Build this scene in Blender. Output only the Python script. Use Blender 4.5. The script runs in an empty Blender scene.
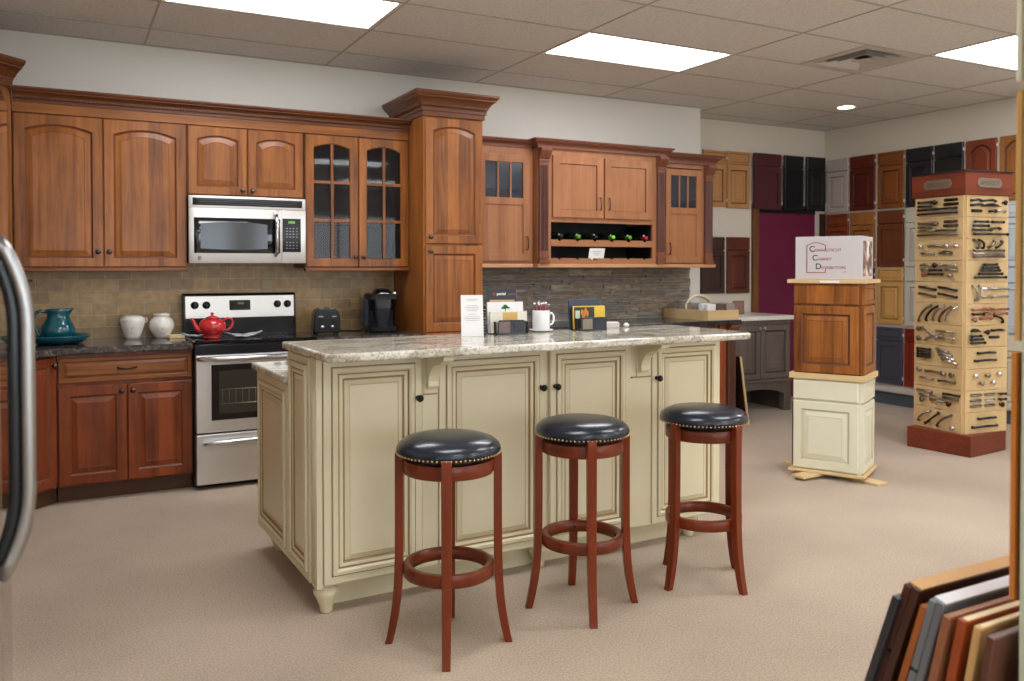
import bpy, bmesh, math, random
from mathutils import Vector, Matrix
PI = math.pi
R = math.radians
col = bpy.context.scene.collection
random.seed(7)

# ------------------------------------------------------------------ mesh builder
class MB:
    def __init__(s): s.v=[]; s.f=[]; s.m=[]; s.sm=[]
    def add(s, vs, fs, mi=0, sm=False, mat=None):
        b=len(s.v)
        for p in vs:
            p=Vector(p)
            if mat is not None: p=mat@p
            s.v.append(tuple(p))
        for f in fs:
            s.f.append([b+i for i in f]); s.m.append(mi); s.sm.append(sm)
        return s
    def box(s,x0,x1,y0,y1,z0,z1,mi=0,mat=None):
        if x0>x1:x0,x1=x1,x0
        if y0>y1:y0,y1=y1,y0
        if z0>z1:z0,z1=z1,z0
        vs=[(x0,y0,z0),(x1,y0,z0),(x1,y1,z0),(x0,y1,z0),(x0,y0,z1),(x1,y0,z1),(x1,y1,z1),(x0,y1,z1)]
        return s.add(vs,[(0,3,2,1),(4,5,6,7),(0,1,5,4),(1,2,6,5),(2,3,7,6),(3,0,4,7)],mi,False,mat)
    def lathe(s,prof,n=32,mi=0,mat=None,sm=True):
        # prof: list of (r,z) bottom->top or any order, revolved about local z
        vs=[];k=len(prof)
        for i in range(n):
            a=2*PI*i/n
            for r,z in prof: vs.append((r*math.cos(a),r*math.sin(a),z))
        fs=[]
        for i in range(n):
            j=(i+1)%n
            for q in range(k-1):
                fs.append((i*k+q,j*k+q,j*k+q+1,i*k+q+1))
        if prof[0]!=prof[-1] and prof[0][0]>1e-6: fs.append([i*k for i in range(n)][::-1])
        if prof[0]!=prof[-1] and prof[-1][0]>1e-6: fs.append([i*k+k-1 for i in range(n)])
        return s.add(vs,fs,mi,sm,mat)
    def sphere(s,c,r,mi=0,n=12,sz=1.0,mat=None):
        prof=[(max(1e-7,r*math.cos(t)),r*sz*math.sin(t)) for t in [ -PI/2+PI*i/8 for i in range(9)]]
        m=Matrix.Translation(Vector(c))
        if mat is not None: m=mat@m
        return s.lathe(prof,n,mi,m)
    def tube(s,path,rad,n=10,mi=0,mat=None,sx=1.0,closed=False):
        P=[Vector(p) for p in path]; k=len(P); vs=[]
        rr=rad if isinstance(rad,(list,tuple)) else [rad]*k
        prev=None
        for i in range(k):
            if closed: t=P[(i+1)%k]-P[i-1]
            else: t=(P[min(i+1,k-1)]-P[max(i-1,0)])
            t.normalize()
            if prev is None:
                u=t.orthogonal().normalized() if abs(t.z)>.9 else t.cross(Vector((0,0,1))).normalized()
            else: u=(prev-t*prev.dot(t)).normalized()
            prev=u; w=t.cross(u)
            for j in range(n):
                a=2*PI*j/n
                vs.append(P[i]+u*math.cos(a)*rr[i]*sx+w*math.sin(a)*rr[i])
        fs=[]
        for i in range(k if closed else k-1):
            i2=(i+1)%k
            for j in range(n):
                j2=(j+1)%n
                fs.append((i*n+j,i*n+j2,i2*n+j2,i2*n+j))
        if not closed:
            fs.append(list(range(n))[::-1]); fs.append([(k-1)*n+j for j in range(n)])
        return s.add(vs,fs,mi,True,mat)
    def prism(s,poly,a,b,axis='x',mi=0,mat=None,sm=False):
        # poly of 2-D points extruded from a to b along axis
        def P(p,t):
            return {'x':(t,p[0],p[1]),'y':(p[0],t,p[1]),'z':(p[0],p[1],t)}[axis]
        n=len(poly); vs=[P(p,a) for p in poly]+[P(p,b) for p in poly]
        fs=[list(range(n))[::-1],[n+i for i in range(n)]]
        s.add(vs,fs,mi,False,mat); 
        fs=[(i,(i+1)%n,n+(i+1)%n,n+i) for i in range(n)]
        return s.add(vs,fs,mi,sm,mat)
    def sweep(s,prof,path,mi=0,mat=None):
        # prof: (out,z) swept along a horizontal open path [(x,y)], outward = right-hand side of travel; mitred
        k=len(path); n=len(prof); vs=[]
        P=[Vector((p[0],p[1])) for p in path]
        for i in range(k):
            d1=(P[i]-P[i-1]).normalized() if i>0 else None
            d2=(P[i+1]-P[i]).normalized() if i<k-1 else None
            n1=Vector((d1.y,-d1.x)) if d1 else None
            n2=Vector((d2.y,-d2.x)) if d2 else None
            if n1 is None: m=n2
            elif n2 is None: m=n1
            else:
                m=(n1+n2); m=m/(m.length_squared/2) if m.length>1e-6 else n1
            for o,z in prof: vs.append((P[i].x+m.x*o,P[i].y+m.y*o,z))
        fs=[]
        for i in range(k-1):
            for q in range(n):
                q2=(q+1)%n
                fs.append((i*n+q,i*n+q2,(i+1)*n+q2,(i+1)*n+q))
        fs.append(list(range(n))[::-1]); fs.append([(k-1)*n+q for q in range(n)])
        return s.add(vs,fs,mi,False,mat)
    def loops(s,L,mis,fill=None,mat=None,closed_strip=True):
        n=len(L[0]); vs=[p for l in L for p in l]
        for i in range(len(L)-1):
            fs=[(i*n+j,i*n+(j+1)%n,(i+1)*n+(j+1)%n,(i+1)*n+j) for j in range(n)]
            s.add(vs[i*n:(i+2)*n],[tuple(a-i*n for a in f) for f in fs],mis[i],False,mat)
        if fill is not None: s.add(L[-1],[list(range(n))],fill,False,mat)
        return s

def fix(me):
    bm=bmesh.new(); bm.from_mesh(me); bmesh.ops.remove_doubles(bm,verts=bm.verts,dist=1e-6)
    bmesh.ops.recalc_face_normals(bm,faces=bm.faces); bm.to_mesh(me); bm.free()

def tag(o,label=None,cat=None,group=None,kind=None):
    if label:o['label']=label
    if cat:o['category']=cat
    if group:o['group']=group
    if kind:o['kind']=kind
    return o

def part(name,mb,mats,parent=None,loc=None,rot=None,label=None,bevel=0,seg=2,weld=True):
    me=bpy.data.meshes.new(name)
    me.from_pydata([tuple(v) for v in mb.v],[],mb.f)
    if not isinstance(mats,(list,tuple)): mats=[mats]
    for m in mats: me.materials.append(m)
    for i,p in enumerate(me.polygons):
        p.material_index=mb.m[i]; p.use_smooth=mb.sm[i]
    me.validate()
    if weld: fix(me)
    o=bpy.data.objects.new(name,me); col.objects.link(o)
    if parent is not None:o.parent=parent
    if loc:o.location=loc
    if rot:o.rotation_euler=rot
    if label:o['label']=label
    if bevel:
        b=o.modifiers.new('edge','BEVEL'); b.width=bevel; b.segments=seg; b.limit_method='ANGLE'; b.angle_limit=R(40)
        b.harden_normals=False
    return o

def thing(name,label,cat,loc=(0,0,0),rz=0,group=None,rx=0):
    o=bpy.data.objects.new(name,None); o.empty_display_size=.1; col.objects.link(o)
    o.location=loc; o.rotation_euler=(rx,0,rz)
    return tag(o,label,cat,group)

def copy_tree(o,parent=None):
    c=o.copy(); col.objects.link(c); c.parent=parent
    for ch in list(o.children): copy_tree(ch,c)
    return c

def text(name,s,size,mat,parent,M,align='LEFT',depth=.0006,label=None,bold=0.0):
    cu=bpy.data.curves.new(name,'FONT'); cu.body=s; cu.size=size; cu.extrude=depth; cu.align_x=align; cu.offset=bold
    t=bpy.data.objects.new('tmp',cu); col.objects.link(t)
    dg=bpy.context.evaluated_depsgraph_get(); me=bpy.data.meshes.new_from_object(t.evaluated_get(dg))
    bpy.data.objects.remove(t)
    me.transform(M); me.materials.clear(); me.materials.append(mat); me.name=name
    o=bpy.data.objects.new(name,me); col.objects.link(o); o.parent=parent
    if label:o['label']=label
    return o

# ------------------------------------------------------------------ materials
def lin(c):
    def f(x):
        x/=255.; return x/12.92 if x<=.04045 else ((x+.055)/1.055)**2.4
    return (f(c[0]),f(c[1]),f(c[2]),1)
def new(name):
    m=bpy.data.materials.new(name); m.use_nodes=True; nt=m.node_tree
    return m,nt,nt.nodes['Principled BSDF']
_c={}
def plain(name,c,rough=.5,metal=0,coat=0,spec=None,emis=None,es=0,trans=0,ior=1.45,noise=0,nscale=8,alpha=None,bump=0,bscale=200):
    if name in _c:return _c[name]
    m,nt,b=new(name)
    b.inputs['Base Color'].default_value=lin(c); b.inputs['Roughness'].default_value=rough
    b.inputs['Metallic'].default_value=metal; b.inputs['Coat Weight'].default_value=coat
    b.inputs['Coat Roughness'].default_value=.08
    if spec is not None:b.inputs['Specular IOR Level'].default_value=spec
    if trans:b.inputs['Transmission Weight'].default_value=trans; b.inputs['IOR'].default_value=ior
    if alpha is not None: b.inputs['Alpha'].default_value=alpha
    if emis: b.inputs['Emission Color'].default_value=lin(emis); b.inputs['Emission Strength'].default_value=es
    N=nt.nodes; L=nt.links
    if noise or bump:
        tc=N.new('ShaderNodeTexCoord')
    if noise:
        n=N.new('ShaderNodeTexNoise'); n.inputs['Scale'].default_value=nscale; n.inputs['Detail'].default_value=5
        L.new(tc.outputs['Object'],n.inputs['Vector'])
        mx=N.new('ShaderNodeMix'); mx.data_type='RGBA'
        a=lin(c); k=1-noise; mx.inputs[6].default_value=(a[0]*k,a[1]*k,a[2]*k,1)
        k=1+noise*.6; mx.inputs[7].default_value=(min(1,a[0]*k),min(1,a[1]*k),min(1,a[2]*k),1)
        L.new(n.outputs['Fac'],mx.inputs[0]); L.new(mx.outputs[2],b.inputs['Base Color'])
    if bump:
        n2=N.new('ShaderNodeTexNoise'); n2.inputs['Scale'].default_value=bscale; n2.inputs['Detail'].default_value=3
        L.new(tc.outputs['Object'],n2.inputs['Vector'])
        bp=N.new('ShaderNodeBump'); bp.inputs['Strength'].default_value=bump; bp.inputs['Distance'].default_value=.002
        L.new(n2.outputs['Fac'],bp.inputs['Height']); L.new(bp.outputs['Normal'],b.inputs['Normal'])
    _c[name]=m; return m

def wood(name,ca,cb,axis='z',rough=.32,board=.085,contrast=1.0,coat=.25):
    key=name+'_'+axis
    if key in _c:return _c[key]
    m,nt,b=new(key); N=nt.nodes; L=nt.links
    tc=N.new('ShaderNodeTexCoord'); oi=N.new('ShaderNodeObjectInfo')
    add=N.new('ShaderNodeVectorMath'); add.operation='MULTIPLY_ADD'
    cmb=N.new('ShaderNodeCombineXYZ')
    for i in range(3): L.new(oi.outputs['Random'],cmb.inputs[i])
    L.new(cmb.outputs[0],add.inputs[0]); add.inputs[1].default_value=(13.7,7.3,5.1); L.new(tc.outputs['Object'],add.inputs[2])
    sc={'z':(1,1,.055),'x':(.055,1,1),'y':(1,.055,1)}[axis]
    mp=N.new('ShaderNodeMapping'); mp.inputs['Scale'].default_value=sc; L.new(add.outputs[0],mp.inputs['Vector'])
    n1=N.new('ShaderNodeTexNoise'); n1.inputs['Scale'].default_value=60; n1.inputs['Detail'].default_value=6; n1.inputs['Roughness'].default_value=.6; n1.inputs['Distortion'].default_value=.6
    n2=N.new('ShaderNodeTexNoise'); n2.inputs['Scale'].default_value=14; n2.inputs['Detail'].default_value=3; n2.inputs['Distortion'].default_value=1.2
    L.new(mp.outputs[0],n1.inputs['Vector']); L.new(mp.outputs[0],n2.inputs['Vector'])
    mp3=N.new('ShaderNodeMapping'); s3={'z':(1,1,.4),'x':(.4,1,1),'y':(1,.4,1)}[axis]; mp3.inputs['Scale'].default_value=s3; L.new(add.outputs[0],mp3.inputs['Vector'])
    n3=N.new('ShaderNodeTexNoise'); n3.inputs['Scale'].default_value=7; n3.inputs['Detail'].default_value=4; L.new(mp3.outputs[0],n3.inputs['Vector'])
    # board to board tone
    sp=N.new('ShaderNodeSeparateXYZ'); L.new(tc.outputs['Object'],sp.inputs[0])
    mu=N.new('ShaderNodeMath'); mu.operation='MULTIPLY'; mu.inputs[1].default_value=1/board
    L.new(sp.outputs[{'z':0,'x':2,'y':0}[axis]],mu.inputs[0])
    fl=N.new('ShaderNodeMath'); fl.operation='FLOOR'; L.new(mu.outputs[0],fl.inputs[0])
    ad=N.new('ShaderNodeMath'); ad.operation='MULTIPLY_ADD'; L.new(oi.outputs['Random'],ad.inputs[0]); ad.inputs[1].default_value=91.3; L.new(fl.outputs[0],ad.inputs[2])
    wn=N.new('ShaderNodeTexWhiteNoise'); wn.noise_dimensions='1D'; L.new(ad.outputs[0],wn.inputs['W'])
    # combine
    def mth(op,a,b_,v=None):
        q=N.new('ShaderNodeMath'); q.operation=op; L.new(a,q.inputs[0])
        if v is None: L.new(b_,q.inputs[1])
        else: q.inputs[1].default_value=v
        return q.outputs[0]
    f=mth('MULTIPLY',n1.outputs['Fac'],None,.45)
    g=mth('MULTIPLY',n2.outputs['Fac'],None,.45)
    h=mth('MULTIPLY',n3.outputs['Fac'],None,.45)
    w=mth('MULTIPLY',wn.outputs['Value'],None,.20)
    t=mth('ADD',mth('ADD',mth('ADD',f,g),h),w)
    t=mth('SUBTRACT',t,None,.27)
    cr=N.new('ShaderNodeValToRGB'); cr.color_ramp.elements[0].position=.5-.28/contrast; cr.color_ramp.elements[1].position=.5+.28/contrast
    cr.color_ramp.elements[0].color=lin(ca); cr.color_ramp.elements[1].color=lin(cb)
    L.new(t,cr.inputs[0]); L.new(cr.outputs[0],b.inputs['Base Color'])
    b.inputs['Roughness'].default_value=rough; b.inputs['Coat Weight'].default_value=coat*.45; b.inputs['Coat Roughness'].default_value=.2; b.inputs['Specular IOR Level'].default_value=.3
    bp=N.new('ShaderNodeBump'); bp.inputs['Strength'].default_value=.06; bp.inputs['Distance'].default_value=.001
    L.new(n1.outputs['Fac'],bp.inputs['Height']); L.new(bp.outputs['Normal'],b.inputs['Normal'])
    _c[key]=m; return m

def granite(name,stops,scale,rough=.07,vein=0,stretch=(1,1,1),speck=.45):
    m,nt,b=new(name); N=nt.nodes; L=nt.links
    tc=N.new('ShaderNodeTexCoord'); mp=N.new('ShaderNodeMapping'); mp.inputs['Scale'].default_value=stretch; mp.inputs['Rotation'].default_value=(0,0,R(12))
    L.new(tc.outputs['Object'],mp.inputs['Vector'])
    n1=N.new('ShaderNodeTexNoise'); n1.inputs['Scale'].default_value=scale; n1.inputs['Detail'].default_value=8; n1.inputs['Roughness'].default_value=.75
    n1.inputs['Distortion'].default_value=.8
    L.new(mp.outputs[0],n1.inputs['Vector'])
    cr=N.new('ShaderNodeValToRGB'); e=cr.color_ramp.elements
    e[0].position=stops[0][0]; e[0].color=lin(stops[0][1]); e[1].position=stops[-1][0]; e[1].color=lin(stops[-1][1])
    for p,c in stops[1:-1]:
        q=e.new(p); q.color=lin(c)
    L.new(n1.outputs['Fac'],cr.inputs[0])
    out=cr.outputs[0]
    vo=N.new('ShaderNodeTexVoronoi'); vo.inputs['Scale'].default_value=scale*14; L.new(tc.outputs['Object'],vo.inputs['Vector'])
    mx=N.new('ShaderNodeMix'); mx.data_type='RGBA'; mx.blend_type='MULTIPLY'; mx.inputs[0].default_value=speck
    cr2=N.new('ShaderNodeValToRGB'); cr2.color_ramp.elements[0].position=.2; cr2.color_ramp.elements[0].color=(.25,.25,.25,1); cr2.color_ramp.elements[1].position=.45
    sx=N.new('ShaderNodeSeparateColor'); L.new(vo.outputs['Color'],sx.inputs[0]); L.new(sx.outputs[0],cr2.inputs[0])
    L.new(out,mx.inputs[6]); L.new(cr2.outputs[0],mx.inputs[7]); out=mx.outputs[2]
    if vein:
        mp2=N.new('ShaderNodeMapping'); mp2.inputs['Scale'].default_value=(.45,1.9,1); mp2.inputs['Rotation'].default_value=(0,0,R(-14)); L.new(tc.outputs['Object'],mp2.inputs['Vector'])
        n2=N.new('ShaderNodeTexNoise'); n2.inputs['Scale'].default_value=2.2; n2.inputs['Detail'].default_value=7; n2.inputs['Distortion'].default_value=1.6; L.new(mp2.outputs[0],n2.inputs['Vector'])
        c3=N.new('ShaderNodeValToRGB'); q=c3.color_ramp.elements; q[0].position=.47; q[0].color=(1,1,1,1); q[1].position=.56; q[1].color=(1,1,1,1)
        z=q.new(.50); z.color=lin((150,146,138)); z=q.new(.53); z.color=lin((196,180,150))
        L.new(n2.outputs['Fac'],c3.inputs[0])
        m2=N.new('ShaderNodeMix'); m2.data_type='RGBA'; m2.blend_type='MULTIPLY'; m2.inputs[0].default_value=vein
        L.new(out,m2.inputs[6]); L.new(c3.outputs[0],m2.inputs[7]); out=m2.outputs[2]
    L.new(out,b.inputs['Base Color']); b.inputs['Roughness'].default_value=rough
    return m

CH=((84,42,15),(184,114,52))       # cherry cabinets
def cherry(ax='z'): return wood('cherry_wood',CH[0],CH[1],ax)
def cherry_dark(ax='z'): return wood('cherry_moulding',(76,42,24),(128,76,44),ax,contrast=.8)
def hutchw(ax='z'): return wood('hutch_cherry',(132,84,54),(186,128,88),ax,contrast=.8)
def hutchd(ax='z'): return wood('hutch_moulding',(98,58,44),(140,86,62),ax,contrast=.8)
M_glaze=plain('brown_glaze',(78,44,24),.5)
M_dark_in=plain('dark_interior',(38,26,20),.6)
M_black=plain('black_plastic',(16,20,27),.25)
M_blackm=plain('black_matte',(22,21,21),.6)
M_blackgl=plain('black_glass',(8,12,18),.05,coat=.5)
M_knob=plain('pewter_knob',(96,90,86),.35,metal=1)
M_bknob=plain('dark_bronze_knob',(34,33,38),.35,metal=.6)
M_steel=plain('brushed_steel',(222,221,218),.36,metal=.82,noise=.06,nscale=3)
M_steel2=plain('polished_steel',(200,202,206),.14,metal=1)
M_fridge=plain('polished_fridge_steel',(190,185,180),.03,metal=1)
M_cream=plain('antique_cream_paint',(222,213,180),.38,noise=.07,nscale=2.5,coat=.1)
M_cglaze=plain('cream_glaze_line',(158,134,92),.5)
M_white=plain('white_paper',(236,236,236),.6,noise=.01)
M_chrome=plain('chrome',(225,225,228),.08,metal=1)
M_nickel=plain('satin_nickel',(170,164,154),.3,metal=1)
M_bronze=plain('oil_rubbed_bronze',(58,46,40),.35,metal=.8)
M_copper=plain('copper',(190,112,84),.25,metal=1)
M_brass=plain('antique_brass_nail',(200,170,118),.3,metal=1)
M_granb=granite('cream_granite',[(.28,(120,114,106)),(.40,(190,184,166)),(.5,(218,213,198)),(.7,(236,234,226))],9,.07,vein=.55,stretch=(.6,1,3))
M_grand=granite('dark_granite',[(.3,(26,26,28)),(.47,(62,58,58)),(.56,(100,92,88)),(.72,(170,160,152))],28,.08)
M_grandk=granite('charcoal_granite',[(.3,(22,24,28)),(.5,(44,48,56)),(.72,(76,80,88))],24,.12)
M_pine=wood('pine_board',(204,172,122),(226,200,152),'x',.5,.2,coat=0)
M_pinez=wood('pine_board',(204,172,122),(226,200,152),'z',.5,.2,coat=0)
M_stool=wood('stool_mahogany',(76,25,11),(138,58,24),'z',.32,.3,contrast=.7,coat=.4)
M_leather=plain('black_leather',(18,27,42),.28,coat=.2,bump=.05,bscale=300)
M_wall=plain('wall_paint',(228,226,218),.85,noise=.015,nscale=1.5)
M_wall2=plain('alcove_wall_paint',(222,216,204),.85,noise=.015,nscale=1.5)
def glassmat(name,c=(255,255,255),rough=.02,alpha=.25):
    return plain(name,c,rough,alpha=alpha,spec=.5)
M_glass=glassmat('cabinet_glass',(34,36,40),.03,.35)

# ------------------------------------------------------------------ door maker
def rloop(x0,x1,z0,z1,y,rise=0,N=10):
    L=[(x0,y,z0),(x1,y,z0)]
    for i in range(N+1):
        u=i/N; x=x1+(x0-x1)*u
        L.append((x,y,z1-rise*(2*u-1)**2))
    return L
def ring_door(w,h,rings,fill=0,N=10,x0=0,z0=0,mb=None,back=True):
    """rings: (inset,y,rise,mat of the strip leading to it)"""
    mb=mb or MB()
    L=[rloop(x0+a,x0+w-a,z0+a,z0+h-a,y,r,N) for a,y,r,_ in rings]
    mb.loops(L,[r[3] for r in rings[1:]],fill)
    if back and rings[0][1]==0: mb.add(L[0],[list(range(len(L[0])))],0)
    return mb
def style_rings(style,t=.02,st=.058,rise=0):
    r=rise
    if style=='raised':
        return [(0,0,0,0),(0,-t+.004,0,0),(.004,-t,0,0),(st-.004,-t,r,0),(st,-t+.003,r,1),(st+.005,-t+.008,r,1),(st+.010,-t+.008,r,1),(st+.040,-t+.0005,r,0),(st+.043,-t+.0012,r,1)]
    if style=='shaker':
        return [(0,0,0,0),(0,-t+.002,0,0),(.002,-t,0,0),(st,-t,r,0),(st+.002,-t+.009,r,1),(st+.004,-t+.009,r,1)]
    if style=='slab':
        return [(0,0,0,0),(0,-t+.004,0,0),(.006,-t,0,0),(.012,-t,0,0)]
    if style=='drawer':
        return [(0,0,0,0),(0,-t+.004,0,0),(.004,-t,0,0),(.022,-t,0,0),(.027,-t+.005,0,1),(.032,-t+.005,0,0),(.046,-t,0,0)]
    if style=='antique':
        return [(0,0,0,0),(0,-t+.003,0,0),(.003,-t,0,0),(.030,-t,0,0),(.032,-t+.003,0,1),(.0345,-t+.003,0,1),(.036,-t-.007,0,0),(.050,-t-.009,0,0),(.058,-t-.002,0,0),(.060,-t+.004,0,1),(.063,-t+.004,0,1),(.066,-t+.001,0,0),(.078,-t+.003,0,0),(.082,-t+.008,0,1),(.087,-t+.008,0,1),(.105,-t+.001,0,0),(.107,-t+.002,0,1)]
def door_part(parent,x,z,w,h,y,style,mats,rise=0,knob=None,kmat=None,name='door',st=.058,t=.02,pull=None):
    rg=style_rings(style,t,st,rise)
    m=min(w,h)/2-.004
    rg=[q for q in rg if q[0]<m]
    o=part(name,ring_door(w,h,rg),mats,parent,(x,y,z))
    if knob:
        kb=MB(); prof=[(.006,0),(.006,.012),(.015,.017),(.0165,.023),(.012,.029),(.0001,.031)]
        kb.lathe(prof,16,0,Matrix.Translation((knob[0]-x,-t,knob[1]-z))@Matrix.Rotation(PI/2,4,'X'))
        part('knob',kb,kmat or M_knob,o)
    if pull:
        px,pz,ln,vert=pull
        b=MB(); px-=x; pz-=z
        if vert: pts=[(px,-t,pz-ln/2),(px,-t-.022,pz-ln/2+.006),(px,-t-.026,pz),(px,-t-.022,pz+ln/2-.006),(px,-t,pz+ln/2)]
        else: pts=[(px-ln/2,-t,pz),(px-ln/2+.006,-t-.022,pz),(px,-t-.026,pz),(px+ln/2-.006,-t-.022,pz),(px+ln/2,-t,pz)]
        b.tube(pts,.005,8); part('handle',b,kmat or M_knob,o)
    return o

# crown profile (out,z) closed, base at z=0, height H, projection Pj
def crown_prof(H,Pj,base=0.0):
    s=[(0,0),(.012,0),(.012,.25),(.020,.27),(.020,.34),(.028,.36),(.034,.42),(.045,.52),(.062,.62),(.078,.68),(.078,.74),(.088,.78),(.1,.9),(.1,1.0),(-.02,1.0),(-.02,0)]
    return [(o/.1*Pj if o>0 else o,z*H+base) for o,z in s]
def rope(mb,p0,p1,r=.004,mi=0,step=.012):
    p0=Vector(p0);p1=Vector(p1);d=p1-p0;n=max(2,int(d.length/step))
    ax=d.normalized(); up=Vector((0,0,1)); sd=ax.cross(up)
    for i in range(n):
        c=p0+d*(i+.5)/n
        M=Matrix.Translation(c)@Matrix.Rotation(math.atan2(d.y,d.x),4,'Z')@Matrix.Rotation(R(35),4,'Y')
        mb.box(-step*.28,step*.28,-r,r,-r*1.6,r*1.6,mi,M)

# ================================================================== SETTING
H=2.86; XL=-1.58; XR=6.62; YF=-10.5; YA=.40; XA=4.54
def struct(name,mb,mats,**k):
    o=part(name,mb,mats,**k); o['kind']='structure'; return o
# carpet
m,nt,b=new('beige_carpet'); N=nt.nodes; L=nt.links
tc=N.new('ShaderNodeTexCoord'); n=N.new('ShaderNodeTexNoise'); n.inputs['Scale'].default_value=130; n.inputs['Detail'].default_value=4; n.inputs['Roughness'].default_value=.8
L.new(tc.outputs['Object'],n.inputs['Vector'])
n2=N.new('ShaderNodeTexNoise'); n2.inputs['Scale'].default_value=1.1; n2.inputs['Detail'].default_value=4; L.new(tc.outputs['Object'],n2.inputs['Vector'])
mm=N.new('ShaderNodeMath'); mm.operation='MULTIPLY_ADD'; L.new(n2.outputs['Fac'],mm.inputs[0]); mm.inputs[1].default_value=.35; L.new(n.outputs['Fac'],mm.inputs[2])
cr=N.new('ShaderNodeValToRGB'); cr.color_ramp.elements[0].position=.42; cr.color_ramp.elements[1].position=.93
cr.color_ramp.elements[0].color=lin((128,110,92)); cr.color_ramp.elements[1].color=lin((214,194,170))
L.new(mm.outputs[0],cr.inputs[0]); L.new(cr.outputs[0],b.inputs['Base Color']); b.inputs['Roughness'].default_value=.95
b.inputs['Sheen Weight'].default_value=.2
bp=N.new('ShaderNodeBump'); bp.inputs['Strength'].default_value=.5; bp.inputs['Distance'].default_value=.004; L.new(n.outputs['Fac'],bp.inputs['Height']); L.new(bp.outputs['Normal'],b.inputs['Normal'])
M_carpet=m
struct('floor',MB().box(XL-.1,XR+.1,YF-.1,YA+.1,-.08,0),M_carpet)
# ceiling tile
m,nt,b=new('ceiling_tile'); N=nt.nodes; L=nt.links
tc=N.new('ShaderNodeTexCoord'); n=N.new('ShaderNodeTexNoise'); n.inputs['Scale'].default_value=90; n.inputs['Detail'].default_value=3; L.new(tc.outputs['Object'],n.inputs['Vector'])
cr=N.new('ShaderNodeValToRGB'); cr.color_ramp.elements[0].position=.35; cr.color_ramp.elements[1].position=.6
cr.color_ramp.elements[0].color=lin((206,202,197)); cr.color_ramp.elements[1].color=lin((222,219,214)); L.new(n.outputs['Fac'],cr.inputs[0]); L.new(cr.outputs[0],b.inputs['Base Color'])
b.inputs['Roughness'].default_value=.95; M_tile=m
M_grid=plain('ceiling_grid_metal',(176,168,158),.6)
gx0=-.215; GX=1.2192; GY=.6096; gy0=.178
def gy(k): return gy0-GY*k
lights=[(0,2),(2,2),(4,4)]                       # (column, row) visible panels
hidden=[(0,6),(2,6),(4,8),(0,10),(2,10),(-1,14),(1,14),(3,14),(4,12)]
vents=[(4.0516,4.6612,gy(4),gy(3))]
ML=MB(); 
# ceiling slab with holes where panels and the air vent sit
xs=sorted(set([XL,XR,4.0516]+[gx0+GX*i for i in range(-1,6) if XL<gx0+GX*i<XR]))
ys=sorted(set([YF,YA]+[gy(k) for k in range(0,18) if YF<gy(k)<YA]))
holes=[(gx0+GX*c,gx0+GX*(c+1),gy(r+1),gy(r)) for c,r in lights+hidden]+vents
for i in range(len(xs)-1):
    for j in range(len(ys)-1):
        cx=(xs[i]+xs[i+1])/2; cy=(ys[j]+ys[j+1])/2
        if any(a<cx<b_ and c_<cy<d for a,b_,c_,d in holes): continue
        ML.box(xs[i],xs[i+1],ys[j],ys[j+1],H,H+.03)
struct('ceiling',ML,M_tile)
struct('trim_1',MB().box(XL-.1,XR+.1,YF-.1,YA+.1,H+.10,H+.13),M_tile)['label']='ceiling deck above the tiles'
g=MB()
for i in range(-1,6):
    x=gx0+GX*i
    if XL<x<XR: g.box(x-.006,x+.006,YF,YA,H-.004,H-.0005)
for k in range(0,18):
    y=gy(k)
    if YF<y<YA: g.box(XL,XR,y-.006,y+.006,H-.0045,H-.0006)
g.box(4.0516-.006,4.0516+.006,gy(4),gy(3),H-.004,H-.0005)
g.box(XL,XA,-.02,-.0,H-.006,H-.0005); g.box(XA,XR,YA-.02,YA,H-.006,H-.0005); g.box(XR-.02,XR,YF,YA,H-.006,H-.0005); g.box(XA,XA+.02,-.0,YA,H-.006,H-.0005)
struct('trim_2',g,M_grid)['label']='suspended ceiling grid bars'
struct('wall_back',MB().box(XL-.1,XA,0,.5,0,H+.03),M_wall)
struct('wall_alcove',MB().box(XA,XR+.1,YA,YA+.1,0,H+.03),M_wall2)
struct('wall_right',MB().box(XR,XR+.1,YF,YA,0,H+.03),M_wall2)
struct('wall_left',MB().box(XL-.1,XL,YF,0,0,H+.03),M_wall)
# shopfront wall behind the camera with two window openings
w=MB(); ya,yb=YF-.1,YF
w.box(XL,XR,ya,yb,0,.7); w.box(XL,XR,ya,yb,2.4,H+.03); w.box(XL,-.9,ya,yb,.7,2.4); w.box(1.5,2.6,ya,yb,.7,2.4); w.box(5.4,XR,ya,yb,.7,2.4)
struct('wall_front',w,M_wall)
for i,(a,b_) in enumerate([(-.9,1.5),(2.6,5.4)]):
    f=MB()
    for x in (a,(a+b_)/2-.02,b_-.04): f.box(x,x+.04,YF-.09,YF-.03,.7,2.4)
    f.box(a,b_,YF-.09,YF-.03,.7,.74); f.box(a,b_,YF-.09,YF-.03,2.36,2.4)
    struct('window_%d'%(i+1),f,M_white)
M_base=plain('blue_grey_baseboard',(86,96,108),.6)
struct('baseboard_right',MB().box(XR-.012,XR,-6,YA,0,.115),M_base)
struct('baseboard_alcove',MB().box(XA,5.55,YA-.012,YA,0,.115),M_base)
struct('trim_3',MB().box(XR-.06,XR,-6,YA-.0,.135,.185),M_wall2)['label']='white ledge under the sample doors on the right wall'

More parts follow.
